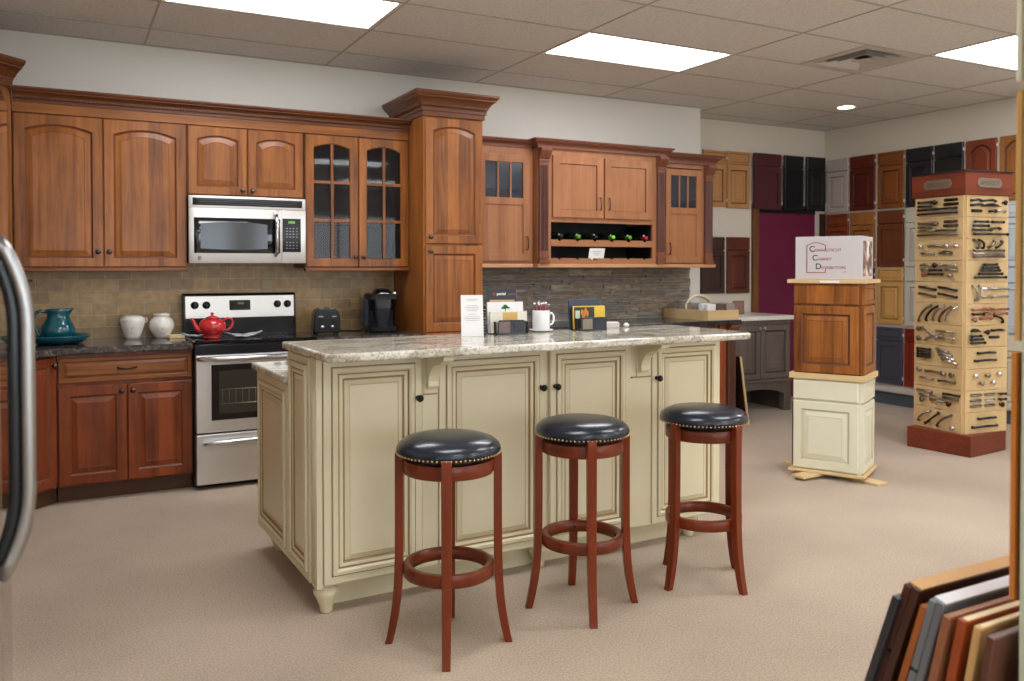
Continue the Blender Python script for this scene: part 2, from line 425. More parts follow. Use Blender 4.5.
# lights
M_emit=plain('light_diffuser',(255,255,255),.5,emis=(250,251,255),es=9.0)
M_lframe=plain('light_frame_white',(225,222,216),.5)
def ceiling_light(c,r,label,first=[None]):
    x=gx0+GX*(c+.5); y=(gy(r)+gy(r+1))/2
    if first[0] is None:
        t=thing('ceiling_light',label,'ceiling light',(x,y,H),0,'fluorescent panels in the ceiling')
        w_,d=GX/2-.006,GY/2-.006
        f=MB(); i=.022
        f.box(-w_,w_,-d,-d+i,-.002,.02);f.box(-w_,w_,d-i,d,-.002,.02);f.box(-w_,-w_+i,-d+i,d-i,-.002,.02);f.box(w_-i,w_,-d+i,d-i,-.002,.02)
        f.box(-w_,w_,-d,d,.05,.06)
        part('frame',f,M_lframe,t)
        q=MB(); q.box(-w_+i,w_-i,-d+i,d-i,.004,.010); part('diffuser',q,M_emit,t)
        first[0]=t; return t
    t=copy_tree(first[0]); t.location=(x,y,H); t['label']=label; return t
ceiling_light(0,2,'bright rectangular ceiling light panel above the range, cut by the top edge')
ceiling_light(2,2,'whole bright rectangular ceiling light panel above the hutch side of the bar')
ceiling_light(4,4,'bright rectangular ceiling light panel at the right edge beyond the air vent')
for c,r in hidden: ceiling_light(c,r,'ceiling light panel behind the camera')
# vent
t=thing('air_vent','square louvred metal air vent in the ceiling between two light panels','air vent',((4.0516+4.6612)/2,(gy(3)+gy(4))/2,H))
M_vent=plain('vent_metal',(200,194,186),.45); s=.298
def sqring(mb,o,i,z0,z1):
    # sloped square ring from half-size o at z0 down/up to i at z1
    vs=[(-o,-o,z0),(o,-o,z0),(o,o,z0),(-o,o,z0),(-i,-i,z1),(i,-i,z1),(i,i,z1),(-i,i,z1)]
    vs2=[(x,y,z+.003) for x,y,z in vs]
    n=len(mb.v)
    mb.add(vs+vs2,[(0,1,5,4),(1,2,6,5),(2,3,7,6),(3,0,4,7),(8,12,13,9),(9,13,14,10),(10,14,15,11),(11,15,12,8),(0,8,9,1),(1,9,10,2),(2,10,11,3),(3,11,8,0),(4,5,13,12),(5,6,14,13),(6,7,15,14),(7,4,12,15)])
f=MB(); sqring(f,s,s-.06,-.003,-.003); part('frame',f,M_vent,t,weld=False)
for o_ in (.230,.176,.122):
    f=MB(); sqring(f,o_,o_-.030,-.006,.028); part('louvre',f,M_vent,t,weld=False)
f=MB(); f.box(-.05,.05,-.05,.05,-.010,-.006); part('centre_plate',f,M_vent,t)
f=MB(); f.box(-s,s,-s,s,.08,.085); part('duct',f,M_blackm,t)
# downlight
t=thing('recessed_downlight','small round recessed downlight glowing near the alcove corner','downlight',(5.706,-.662,H))
f=MB(); f.lathe([(.07,-.004),(.10,-.004),(.10,-.0005),(.07,-.0005),(.07,-.004)],28); part('trim_ring',f,M_lframe,t)
f=MB(); f.lathe([(.0001,-.006),(.068,-.005),(.068,-.002),(.0001,-.002)],28); part('lamp',f,plain('warm_lamp',(255,240,210),.5,emis=(255,232,190),es=14),t)

# ================================================================== LEFT KITCHEN
WM=[cherry(),M_dark_in]      # wood + shadow-line glaze
M_cgl=plain('cherry_glaze_line',(112,58,26),.45)
DM=[cherry(),M_cgl]
UB=1.375; UT=2.30; UD=.32    # upper cabinets: bottom, top, carcass depth
def carcass(mb,x0,x1,z0,z1,d,t=.018,shelves=(),hollow=True,mi=0):
    if not hollow:
        mb.box(x0,x1,-d,-.002,z0,z1,mi); return
    mb.box(x0,x0+t,-d,-.002,z0,z1,mi); mb.box(x1-t,x1,-d,-.002,z0,z1,mi)
    mb.box(x0+t,x1-t,-d,-.002,z0,z0+t,mi); mb.box(x0+t,x1-t,-d,-.002,z1-t,z1,mi)
    mb.box(x0+t,x1-t,-.012,-.002,z0+t,z1-t,mi)
# tile backsplash
m,nt,b=new('tan_subway_tile'); N=nt.nodes; L=nt.links
tc=N.new('ShaderNodeTexCoord'); sp=N.new('ShaderNodeSeparateXYZ'); L.new(tc.outputs['Object'],sp.inputs[0])
cb=N.new('ShaderNodeCombineXYZ'); ad=N.new('ShaderNodeMath'); ad.operation='ADD'; L.new(sp.outputs[0],ad.inputs[0]); L.new(sp.outputs[1],ad.inputs[1]); L.new(ad.outputs[0],cb.inputs[0])
a2=N.new('ShaderNodeMath'); a2.operation='SUBTRACT'; L.new(sp.outputs[2],a2.inputs[0]); a2.inputs[1].default_value=.912; L.new(a2.outputs[0],cb.inputs[1])
br=N.new('ShaderNodeTexBrick'); br.inputs['Scale'].default_value=1; br.inputs['Brick Width'].default_value=.158; br.inputs['Row Height'].default_value=.0775
br.inputs['Mortar Size'].default_value=.0022; br.inputs['Mortar Smooth'].default_value=.3; br.inputs['Bias'].default_value=0
br.inputs['Color1'].default_value=lin((208,174,120)); br.inputs['Color2'].default_value=lin((178,150,106)); br.inputs['Mortar'].default_value=lin((214,202,172))
L.new(cb.outputs[0],br.inputs['Vector'])
nn=N.new('ShaderNodeTexNoise'); nn.inputs['Scale'].default_value=22; nn.inputs['Detail'].default_value=5; L.new(tc.outputs['Object'],nn.inputs['Vector'])
c2=N.new('ShaderNodeValToRGB'); c2.color_ramp.elements[0].color=(.72,.70,.68,1); c2.color_ramp.elements[1].color=(1.0,1.0,1.0,1); c2.color_ramp.elements[0].position=.3; c2.color_ramp.elements[1].position=.65
L.new(nn.outputs['Fac'],c2.inputs[0]); mx=N.new('ShaderNodeMix'); mx.data_type='RGBA'; mx.blend_type='MULTIPLY'; mx.inputs[0].default_value=1
L.new(br.outputs['Color'],mx.inputs[6]); L.new(c2.outputs[0],mx.inputs[7]); L.new(mx.outputs[2],b.inputs['Base Color'])
b.inputs['Roughness'].default_value=.38
bp=N.new('ShaderNodeBump'); bp.invert=True; bp.inputs['Strength'].default_value=.5; bp.inputs['Distance'].default_value=.003; L.new(br.outputs['Fac'],bp.inputs['Height']); L.new(bp.outputs['Normal'],b.inputs['Normal'])
M_tileb=m
g=MB(); g.box(XL+.001,1.518,-.010,-.0005,.915,UB+.02); g.box(.006,.756,-.010,-.0005,UB+.0201,1.42); g.box(XL+.0005,XL+.010,-2.9,-.0105,.915,UB+.02)
o=struct('trim_4',g,M_tileb); o['label']='tan subway tile backsplash behind the range and counters'

# --- upper cabinet with two tall arched doors
def pair_door_cabinet(name,label,x0,x1,z0,z1,kz,rise,arch=True,rail=True):
    t=thing(name,label,'cabinet',(x0,0,z0),0)
    w_=x1-x0; h=z1-z0
    b=MB(); carcass(b,.001,w_-.001,0,h,UD,hollow=False); part('body',b,cherry(),t)
    dw=(w_-.012)/2-.004
    for i,xx in enumerate((.006,w_/2+.003)):
        kx=xx+dw-.028 if i==0 else xx+.028
        door_part(t,xx,.006,dw,h-.012,-UD,'raised',DM,rise,knob=(kx,kz-z0))
    if rail:
        b=MB(); b.box(.0,w_,-UD-.028,-UD+.01,-.022,-.0005); part('light_rail',b,cherry('x'),t,bevel=.004)
    return t
pair_door_cabinet('upper_cabinet','cherry wall cabinet with two tall arched doors above the teal pitcher',-.965,.004,UB,UT,1.475,.035)
pair_door_cabinet('upper_cabinet','short cherry wall cabinet with two small arched doors directly above the microwave',.006,.762,1.845,UT,1.885,.028,rail=False)
# glass one
t=thing('upper_cabinet','cherry wall cabinet with two divided glass doors beside the tall pantry','cabinet',(.765,0,UB)); w_=.765; h=UT-UB
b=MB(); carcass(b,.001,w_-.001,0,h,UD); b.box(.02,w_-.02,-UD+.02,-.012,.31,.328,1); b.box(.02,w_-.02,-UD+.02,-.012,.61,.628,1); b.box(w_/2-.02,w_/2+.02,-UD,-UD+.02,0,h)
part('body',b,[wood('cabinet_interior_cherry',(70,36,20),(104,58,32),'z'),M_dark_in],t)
def glass_door(t,x,z,w_,h,y,mats,rise,cols,rows,knob,st=.058,zopen=0,th=.02,gm=None,bar=.020):
    rg=[(0,0,0,0),(0,-th+.004,0,0),(.004,-th,0,0),(st-.006,-th,rise,0),(st,-th+.006,rise,0),(st,-.001,rise,0),(0,0,0,0)]
    mb=MB(); ring_door(w_,h,rg[:-1],None,mb=mb,back=False)
    Lb=rloop(st,w_-st,st,h-st,-.001,rise); La=rloop(0,w_,0,h,0,0); mb.loops([Lb,La],[0])
    iw=w_-2*st; ih=h-2*st
    for c in range(1,cols):
        xx=st+iw*c/cols; mb.box(xx-bar/2,xx+bar/2,-th+.002,-.003,st-.002,h-st+.0)
    for r in range(1,rows):
        zz=st+ih*r/rows; mb.box(st-.002,w_-st+.002,-th+.003,-.004,zz-bar/2,zz+bar/2)
    d=part('door',mb,mats,t,(x,y,z))
    p=MB(); p.box(st-.008,w_-st+.008,-.006,-.0025,st-.008,h-st+.006); part('glass_pane',p,gm or M_glass,d)
    if knob:
        kb=MB(); kb.lathe([(.006,0),(.006,.012),(.015,.017),(.0165,.023),(.012,.029),(.0001,.031)],16,0,Matrix.Translation((knob[0]-x,-th,knob[1]-z))@Matrix.Rotation(PI/2,4,'X')); part('knob',kb,M_knob,d)
    return d
dw=(w_-.012)/2-.004
for i,xx in enumerate((.006,w_/2+.003)):
    kx=xx+dw-.026 if i==0 else xx+.026
    glass_door(t,xx,.006,dw,h-.012,-UD,DM,.03,2,3,(kx,.075),st=.06)
b=MB(); b.box(0,w_-.004,-UD-.028,-UD+.01,-.022,-.0005); part('light_rail',b,cherry('x'),t,bevel=.004)
# frieze + crown over the run
t=thing('crown_moulding','long cherry crown moulding with rope bead along the top of the wall cabinets','crown moulding',(-.962,0,UT+.001))
b=MB(); b.box(0,2.484,-UD-.018,-.002,0,.058); part('frieze_board',b,cherry('x'),t)
b=MB(); b.sweep(crown_prof(.082,.075,.058),[(0,-UD-.018),(2.484,-UD-.018)]); part('cornice',b,cherry_dark('x'),t)
b=MB(); rope(b,(0,-UD-.042,.087),(2.484,-UD-.042,.087),.0055,step=.016); part('rope_bead',b,cherry_dark('x'),t)

# --- diagonal corner wall cabinet, taller, with its own crown
t=thing('corner_upper_cabinet','tall diagonal cherry corner cabinet with a cut crown end beside the refrigerator','cabinet',(0,0,0))
DZ=2.44
poly=[(-.967,-.002),(-.967,-.335),(-1.25,-.615),(-1.578,-.615),(-1.578,-.002)]
b=MB(); b.prism(poly,UB,DZ,'z'); part('body',b,cherry(),t)
# diagonal door
dl=math.hypot(.283,.28); ang=math.atan2(.28,.283)
d=MB(); ring_door(dl-.05,DZ-UB-.02,style_rings('raised',.02,.055,.03),mb=d)
Md=Matrix.Translation((-1.25+.018,-.615+.018,UB+.01))@Matrix.Rotation(ang,4,'Z')
d2=MB(); d2.add(d.v,d.f,0,False,Md); d2.m=d.m; d2.sm=d.sm
part('door',d2,DM,t)
b=MB(); b.sweep(crown_prof(.15,.115,DZ+.0),[(-1.46,-.615),(-1.25,-.615),(-.967,-.335)])
part('crown_moulding',b,cherry_dark('x'),t,label='stained crown moulding with a pale cut end')
b=MB(); b.prism([(-.972,-.335),(-.972,-.02),(-1.578,-.02),(-1.578,-.615),(-1.25,-.615)],DZ,DZ+.02,'z'); part('top_panel',b,cherry('x'),t)

# --- pantry
t=thing('pantry_cabinet','tall narrow cherry pantry cabinet with broad crown between microwave wall and hutch','cabinet',(1.527,0,0)); w_=.462; PD=.61
b=MB(); b.box(.001,w_,-PD,-.002,.10,2.44); b.box(.03,w_-.02,-PD+.07,-.01,0,.10); part('body',b,cherry(),t)
door_part(t,.012,1.545,w_-.022,.885,-PD,'raised',DM,.035,knob=(.045,1.59),st=.06)
door_part(t,.012,.92,w_-.022,.61,-PD,'raised',DM,0,knob=(.045,1.49),st=.06)
door_part(t,.012,.12,w_-.022,.79,-PD,'raised',DM,0,knob=(.045,.86),st=.06)
b=MB(); b.box(-.010,w_+.010,-PD-.022,-.002,2.4405,2.475); part('frieze_board',b,cherry_dark('x'),t)
pth=[(-.010,-.005),(-.010,-PD-.022),(w_+.010,-PD-.022),(w_+.010,-.005)]
b=MB(); b.sweep(crown_prof(.13,.080,2.475),pth[::1]); part('cornice',b,cherry_dark('x'),t)
b=MB(); rope(b,(-.03,-PD-.044,2.515),(w_+.03,-PD-.044,2.515),.007,step=.018); rope(b,(-.032,-.02,2.515),(-.032,-PD-.03,2.515),.007,step=.018); part('rope_bead',b,cherry_dark('x'),t)

# --- base cabinets
def cherryb(ax='z'): return wood('cherry_base_wood',(84,36,16),(158,78,36),ax)
DB=[cherryb(),M_cgl]
def base_cab(label,x0,x1,drawer=True,y=0):
    t=thing('base_cabinet',label,'cabinet',(x0,y,0)); w_=x1-x0
    b=MB(); b.box(.001,w_-.001,-.60,-.002,.10,.872); part('body',b,cherryb(),t)
    b=MB(); b.box(.001,w_-.001,-.535,-.01,0,.10); part('toe_kick',b,wood('dark_toe_kick',(72,46,32),(98,66,46),'x'),t)
    dw=(w_-.012)/2-.004
    if drawer:
        o=part('drawer',ring_door(w_-.014,.146,style_rings('drawer')),[cherry('x'),M_cgl],t,(.007,-.60,.705))
        hb=MB(); hx=(w_-.014)/2; hb.tube([(hx-.048,-.02,.078),(hx-.05,-.035,.078),(hx-.045,-.046,.076),(hx,-.049,.070),(hx+.045,-.046,.076),(hx+.05,-.035,.078),(hx+.048,-.02,.078)],.0055,8)
        part('handle',hb,M_bronze,o)
    h=.585 if drawer else .74
    for i,xx in enumerate((.007,w_/2+.003)):
        kx=xx+dw-.028 if i==0 else xx+.028
        door_part(t,xx,.11,dw,h-.012,-.60,'raised',DB,0,knob=(kx,.11+h-.05))
    return t
base_cab('cherry base cabinet with one wide drawer over two doors left of the range',-.742,-.003)
base_cab('cherry base cabinet mostly hidden behind the bar, under the toaster',.765,1.524)
# diagonal corner base
t=thing('corner_base_cabinet','reddish cherry diagonal corner base cabinet partly behind the refrigerator handle','cabinet',(0,0,0))
poly=[(-.745,-.002),(-.745,-.60),(-1.045,-.90),(-1.578,-.90),(-1.578,-.002)]
b=MB(); b.prism(poly,.10,.872,'z'); part('body',b,cherry(),t)
poly=[(-.75,-.01),(-.75,-.535),(-1.02,-.81),(-1.57,-.81),(-1.57,-.01)]
b=MB(); b.prism(poly,0,.10,'z'); part('toe_kick',b,wood('dark_toe_kick',(72,46,32),(98,66,46),'x'),t)
dl=math.hypot(.3,.3)
d=MB(); ring_door(dl-.03,.745,style_rings('raised',.02,.055)); ring_door(dl-.03,.745,style_rings('raised',.02,.055),mb=d)
Md=Matrix.Translation((-1.045+.0105,-.90+.0105,.115))@Matrix.Rotation(PI/4,4,'Z')
d2=MB(); d2.add(d.v,d.f,0,False,Md); d2.m=d.m; d2.sm=d.sm
M_red=wood('cherry_red',(98,40,20),(142,68,36),'z'); o=part('door',d2,[M_red,M_cgl],t)
kb=MB(); kb.lathe([(.006,0),(.006,.012),(.015,.017),(.0165,.023),(.012,.029),(.0001,.031)],16,0,Md@Matrix.Translation((dl-.03-.03,-.02,.70))@Matrix.Rotation(PI/2,4,'X')); part('knob',kb,M_knob,o)

# --- worktops
def slab(mb,poly,z0,z1,e=.006):
    # eased-edge slab from ccw polygon
    def inset(P,d):
        n=len(P); out=[]
        for i in range(n):
            a=Vector(P[i-1]);b_=Vector(P[i]);c=Vector(P[(i+1)%n])
            d1=(b_-a).normalized(); d2=(c-b_).normalized()
            n1=Vector((-d1.y,d1.x)); n2=Vector((-d2.y,d2.x)); m=(n1+n2); m=m/(m.length_squared/2)
            out.append((b_.x+m.x*d,b_.y+m.y*d))
        return out
    L=[]
    for d_,z in ((e,z0),(e*.3,z0+e*.3),(0,z0+e),(0,z1-e),(e*.3,z1-e*.3),(e,z1)):
        L.append([(x,y,z) for x,y in inset(poly,d_)])
    mb.add(L[0],[list(range(len(poly)))[::-1]])
    mb.loops(L,[0]*5,0)
t=slab_mb=MB(); slab(slab_mb,[(-1.578,-2.9),(-.925,-2.9),(-.925,-.86),(-.715,-.648),(-.003,-.648),(-.003,-.011),(-1.578,-.011)],.874,.914)
o=part('granite_worktop',slab_mb,M_grand); tag(o,'dark speckled granite worktop left of the range, under the teal pitcher','worktop')
s_=MB(); slab(s_,[(.766,-.648),(1.526,-.648),(1.526,-.011),(.766,-.011)],.874,.914)
o=part('granite_worktop',s_,M_grand); tag(o,'dark speckled granite worktop under the toaster and coffee maker','worktop')
# hidden left-hand run, seen from a step aside only
t=thing('base_cabinet','cherry base cabinet along the left wall behind the refrigerator','cabinet',(-1.578,-2.9,0))
b=MB(); b.box(0,.60,0,1.995,.10,.872); part('body',b,cherry(),t)
b=MB(); b.box(0,.53,0,1.995,0,.10); part('toe_kick',b,wood('dark_toe_kick',(72,46,32),(98,66,46),'x'),t)
for k in range(4):
    d=MB(); ring_door(.485,.745,style_rings('raised',.02,.055),mb=d); d2=MB(); d2.add(d.v,d.f,0,False,Matrix.Translation((.60,.008+k*.495,.115))@Matrix.Rotation(PI/2,4,'Z')); d2.m=d.m; d2.sm=d.sm
    part('door',d2,DM,t)

# --- microwave
t=thing('microwave_oven','stainless over-the-range microwave oven with black window and bowed handle','microwave',(.008,0,1.405)); w_=.750; h=.436
b=MB(); b.box(0,w_,-.37,-.012,.004,h); part('body',b,M_blackm,t)
fr=MB()
# bowed front panel
def bowed(mb,x0,x1,z0,z1,yb,bow,th,n=14,mi=0):
    vs=[]
    for i in range(n+1):
        x=x0+(x1-x0)*i/n; u=(x-w_/2)/(w_/2); y=yb-bow*(1-u*u)
        vs+=[(x,y,z0),(x,y,z1),(x,y+th,z0),(x,y+th,z1)]
    fs=[]
    for i in range(n):
        a=4*i; c=4*(i+1)
        fs+=[(a,c,c+1,a+1),(a+2,a+3,c+3,c+2),(a,a+2,c+2,c),(a+1,c+1,c+3,a+3)]
    fs+=[(0,1,3,2),(4*n,4*n+2,4*n+3,4*n+1)]
    mb.add(vs,fs,mi,True)
def flat_sm(o,a=30):
    return o
b=MB(); bowed(b,0,w_,.358,h,-.386,.014,.016); part('vent_panel',b,M_steel,t,bevel=.002)
b=MB(); bowed(b,0,.585,0,.356,-.390,.014,.02); d=part('door',b,M_steel,t,bevel=.002)
b=MB(); bowed(b,.03,.575,.065,.295,-.3925,.0143,.004); part('window_frame',b,M_blackgl,d,bevel=.002)
def arcwin(mb,x0,x1,z0,z1,y0,bow,rise,n=14,mi=0):
    vs=[]
    for i in range(n+1):
        x=x0+(x1-x0)*i/n; u=(x-w_/2)/(w_/2); v=2*i/n-1; y=y0-bow*(1-u*u)
        vs+=[(x,y,z0-rise*(1-v*v)*.5),(x,y,z1+rise*(1-v*v))]
    mb.add(vs,[(2*i,2*i+2,2*i+3,2*i+1) for i in range(n)],mi,True)
b=MB(); arcwin(b,.07,.49,.095,.255,-.3935,.0143,.014); part('window',b,plain('microwave_window',(74,78,80),.16,metal=.3),d)
b=MB(); b.tube([(.545,-.405,.33),(.545,-.432,.318),(.545,-.447,.25),(.545,-.450,.19),(.545,-.447,.12),(.545,-.432,.062),(.545,-.405,.05)],[.010,.012,.013,.013,.013,.012,.010],12); part('handle',b,M_steel2,d)
b=MB(); b.lathe([(.0001,0),(.011,0),(.011,.002),(.0001,.002)],20,0,Matrix.Translation((.065,-.399,.033))@Matrix.Rotation(PI/2,4,'X')); part('emblem',b,M_knob,d)
text('emblem_letters','GE',.012,M_white,d,Matrix.Translation((.0575,-.4015,.029))@Matrix.Rotation(PI/2,4,'X'),label='GE in a round emblem')
b=MB(); bowed(b,.5865,w_,0,.356,-.390,.014,.02); part('control_panel',b,M_steel,t,bevel=.002)
b=MB(); bowed(b,.590,.715,.075,.300,-.3915,.0140,.003); cp=part('keypad',b,plain('keypad_black',(14,18,24),.3),t,bevel=.001)
b=MB(); b.box(.625,.675,-.3990,-.3975,.268,.284); part('display',b,plain('display_green',(60,100,40),.4,emis=(120,190,70),es=.5),cp)
M_key=plain('key_print',(150,152,152),.6)
b=MB()
for r_ in range(8):
    for c in range(4):
        if r_==3: continue
        b.box(.614+c*.022,.626+c*.022,-.4020+c*.0020,-.3960+c*.0013,.098+r_*.019,.104+r_*.019)
part('keys',b,M_key,cp)
b=MB()
for i in range(3): bowed(b,.028,w_-.028,.381+i*.0125,.388+i*.0125,-.3885,.0141,.004,mi=0)
bb=MB(); bowed(bb,.024,w_-.024,.374,.421,-.3868,.0141,.002); part('vent_slot',bb,M_blackm,t)
part('vent_slats',b,plain('slat_grey',(52,56,62),.4),t)

# --- range
t=thing('electric_range','stainless freestanding electric range with black glass cooktop and oven window','range',(.003,0,0)); w_=.756
b=MB(); b.box(0,w_,-.63,-.015,.03,.895); b.box(.02,w_-.02,-.58,-.05,0,.03); part('body',b,M_blackm,t)
b=MB(); slab(b,[(0,-.665),(w_,-.665),(w_,-.10),(0,-.10)],.896,.922,.005); ck=part('cooktop',b,M_blackgl,t)
for x,y,r_ in ((.20,-.50,.10),(.56,-.50,.08),(.20,-.24,.08),(.56,-.24,.10)):
    b=MB(); b.lathe([(r_-.003,0),(r_,0),(r_,.0006),(r_-.003,.0006),(r_-.003,0)],40,0,Matrix.Translation((x,y,.9222))); b.lathe([(r_*.6,0),(r_*.6+.002,0),(r_*.6+.002,.0006),(r_*.6,.0006),(r_*.6,0)],40,0,Matrix.Translation((x,y,.9222)))
    part('burner_ring',b,plain('ring_print',(70,70,74),.4),ck)
# backguard
b=MB(); pr_=[(-.015,.90),(-.10,.90),(-.10,1.03),(-.085,1.185),(-.075,1.20),(-.015,1.20)]; b.prism(pr_,0,w_,'x'); bg=part('backguard',b,M_black,t,bevel=.006)
b=MB(); a_=math.atan2(.015,.155); Mg=Matrix.Translation((0,-.1005,1.032))@Matrix.Rotation(-a_,4,'X')
b.box(.015,w_-.015,-.004,.0,.0,.150,0,Mg); cp=part('control_panel',b,M_steel,t,bevel=.004)
b=MB(); b.box(.30,.44,-.0065,-.004,.050,.120,0,Mg); part('display_panel',b,M_blackgl,cp,bevel=.003)
b=MB(); b.box(.355,.395,-.0072,-.0064,.09,.104,0,Mg); part('clock',b,plain('clock_green',(30,60,40),.4,emis=(60,130,80),es=.3),cp)
for x in (.075,.150,.625,.695):
    b=MB(); b.lathe([(.026,0),(.026,.004),(.021,.006),(.019,.024),(.0001,.026)],24,0,Mg@Matrix.Translation((x,-.004,.088))@Matrix.Rotation(PI/2,4,'X')); b.box(x-.003,x+.003,-.034,-.028,.07,.106,0,Mg); part('knob',b,M_black,cp)
# oven door
b=MB(); b.box(.006,w_-.006,-.672,-.632,.355,.835); dr=part('oven_door',b,M_steel,t,bevel=.005)
b=MB(); b.box(.0,w_,-.668,-.632,.838,.895); part('vent_trim',b,M_black,t,bevel=.003)
b=MB(); b.box(.095,w_-.095,-.6745,-.6715,.43,.775); wn_=part('oven_window',b,M_blackgl,dr,bevel=.004)
b=MB(); b.box(.14,w_-.14,-.6755,-.6744,.47,.735); part('window_glass',b,plain('oven_inner_glass',(52,50,46),.08,coat=.5),dr)
b=MB()
for z in (.53,.62): b.tube([(.145,-.6765,z),(w_-.145,-.6765,z)],.0025,6)
for k in range(12): b.tube([(.16+k*.04,-.6762,.615),(.16+k*.04,-.6762,.532)],.001,4)
part('oven_rack',b,M_nickel,dr)
b=MB(); b.tube([(.02,-.673,.812),(.022,-.71,.815),(.05,-.724,.815),(w_/2,-.728,.815),(w_-.05,-.724,.815),(w_-.022,-.71,.815),(w_-.02,-.673,.812)],[.013,.014,.016,.016,.016,.014,.013],12); part('handle',b,M_steel2,dr)
b=MB(); b.box(.006,w_-.006,-.672,-.632,.035,.345); dw_=part('storage_drawer',b,M_steel,t,bevel=.005)
b=MB(); b.tube([(.05,-.673,.285),(.055,-.70,.290),(.10,-.712,.296),(w_/2,-.714,.300),(w_-.10,-.712,.296),(w_-.055,-.70,.290),(w_-.05,-.673,.285)],[.011,.012,.014,.014,.014,.012,.011],12); part('handle',b,M_steel2,dw_)

# --- refrigerator at the left edge
FY0,FY1,FX=-4.98,-4.08,-.80
t=thing('refrigerator','polished steel refrigerator cut off by the left edge, seen almost edge-on','refrigerator',(FX,FY0,0))
b=MB(); b.box(-.70,-.06,.005,FY1-FY0-.005,.02,1.715); b.box(-.66,-.10,.03,FY1-FY0-.03,0,.02); part('body',b,plain('fridge_grey_side',(120,120,122),.4),t)
b=MB(); b.box(-.055,0,0,.585,.06,1.72); dr=part('door',b,M_fridge,t,bevel=.008,seg=3)
b=MB(); b.box(-.055,0,.592,.90,.06,1.72); part('freezer_door',b,M_fridge,t,bevel=.008,seg=3)
pts=[]; hy=.50
zt,zb=1.425,.855
for i in range(25):
    u=i/24; z=zt+(zb-zt)*u
    e=min(u,1-u)/.26
    o_=.0435*(1 if e>=1 else math.sin(e*PI/2)**.75)
    pts.append((o_+.0,hy,z))
b=MB(); b.tube([(x+.003,y,z) for x,y,z in pts],.0115,14,sx=1.0); hd_=part('handle',b,plain('satin_handle',(168,168,168),.30,metal=1),dr)
b=MB(); b.tube([(x-.017,y+.004,z) for x,y,z in pts[1:-1]],.0105,10); part('handle_reflection',b,M_black,hd_,label='dark reflection along the handle, built as a tube')  # dark tube stands in for the dark reflection on the handle
b=MB(); b.box(-.05,-.01,.02,.88,.005,.055); part('base_grille',b,M_blackm,t)

# --- things on the left counter and cooktop
ZC=.9145
M_teal=plain('teal_glaze',(8,84,98),.12,coat=.6,noise=.15,nscale=5)
t=thing('platter','round teal glazed platter on the dark worktop under the teal pitcher','platter',(-.735,-.30,ZC))
b=MB(); b.lathe([(.0001,.006),(.10,.006),(.125,.012),(.172,.046),(.178,.052),(.180,.046),(.135,.006),(.09,.0),(.0001,.0)],48); b2=part('dish',b,M_teal,t)
t=thing('pitcher','teal glazed ceramic pitcher standing on the teal platter','pitcher',(-.735,-.30,ZC+.0065)); t.scale=(1.09,1.09,1.09)
pr_=[(.0001,0),(.058,0),(.075,.018),(.088,.05),(.088,.075),(.076,.105),(.058,.135),(.054,.15),(.058,.172),(.062,.186),(.057,.186),(.050,.155),(.070,.105),(.080,.06),(.06,.012),(.0001,.010)]
b=MB(); b.lathe(pr_,36)
for i,v in enumerate(b.v):     # pull a spout on the right
    x,y,z=v
    if z>.14 and x>.02:
        k=(z-.14)/.046*(x/.06); b.v[i]=(x+.022*k,y*(1-.35*k),z+.004*k)
part('body',b,M_teal,t)
b=MB(); b.tube([(-.052,0,.168),(-.085,0,.178),(-.112,0,.165),(-.122,0,.13),(-.112,0,.09),(-.098,0,.055),(-.083,0,.035)],[.008,.010,.0105,.010,.010,.010,.012],10,sx=1.3); part('handle',b,M_teal,t)
m=granite('marbled_ceramic',[(.30,(120,96,80)),(.38,(196,186,172)),(.44,(230,226,218)),(.7,(240,236,230))],7,.25,speck=0); M_marb=m
t=thing('ceramic_jar','squat grey-beige marbled ceramic vase with shoulders, left of the lidded jar','vase',(-.31,-.14,ZC))
b=MB(); b.lathe([(.0001,0),(.045,0),(.052,.02),(.068,.075),(.078,.115),(.074,.132),(.058,.146),(.045,.152),(.043,.149),(.05,.142),(.066,.12),(.05,.03),(.0001,.02)],32); part('body',b,M_marb,t)
b=MB(); b.tube([(.072,0,.135),(.085,.0,.128),(.086,0,.112),(.078,0,.10)],.006,8); part('ear',b,M_marb,t)
t=thing('ginger_jar','round white marbled ginger jar with a flat lid beside the range','jar',(-.135,-.14,ZC))
b=MB(); b.lathe([(.0001,0),(.040,0),(.048,.012),(.074,.055),(.079,.085),(.070,.118),(.050,.136),(.048,.142),(.0001,.142)],32); part('body',b,M_marb,t)
b=MB(); b.lathe([(.0001,.1425),(.052,.1425),(.054,.150),(.050,.160),(.03,.164),(.0001,.165)],32); part('lid',b,M_marb,t)
t=thing('paper_packet','cream folded paper packet on the counter edge beside the range','packet',(-.052,-.20,ZC),R(12))
b=MB(); b.box(-.055,.045,-.04,.04,0,.012); b.box(-.05,.05,-.035,.045,.0125,.020); part('folded_sheets',b,plain('cream_paper',(226,206,160),.6),t,bevel=.003)
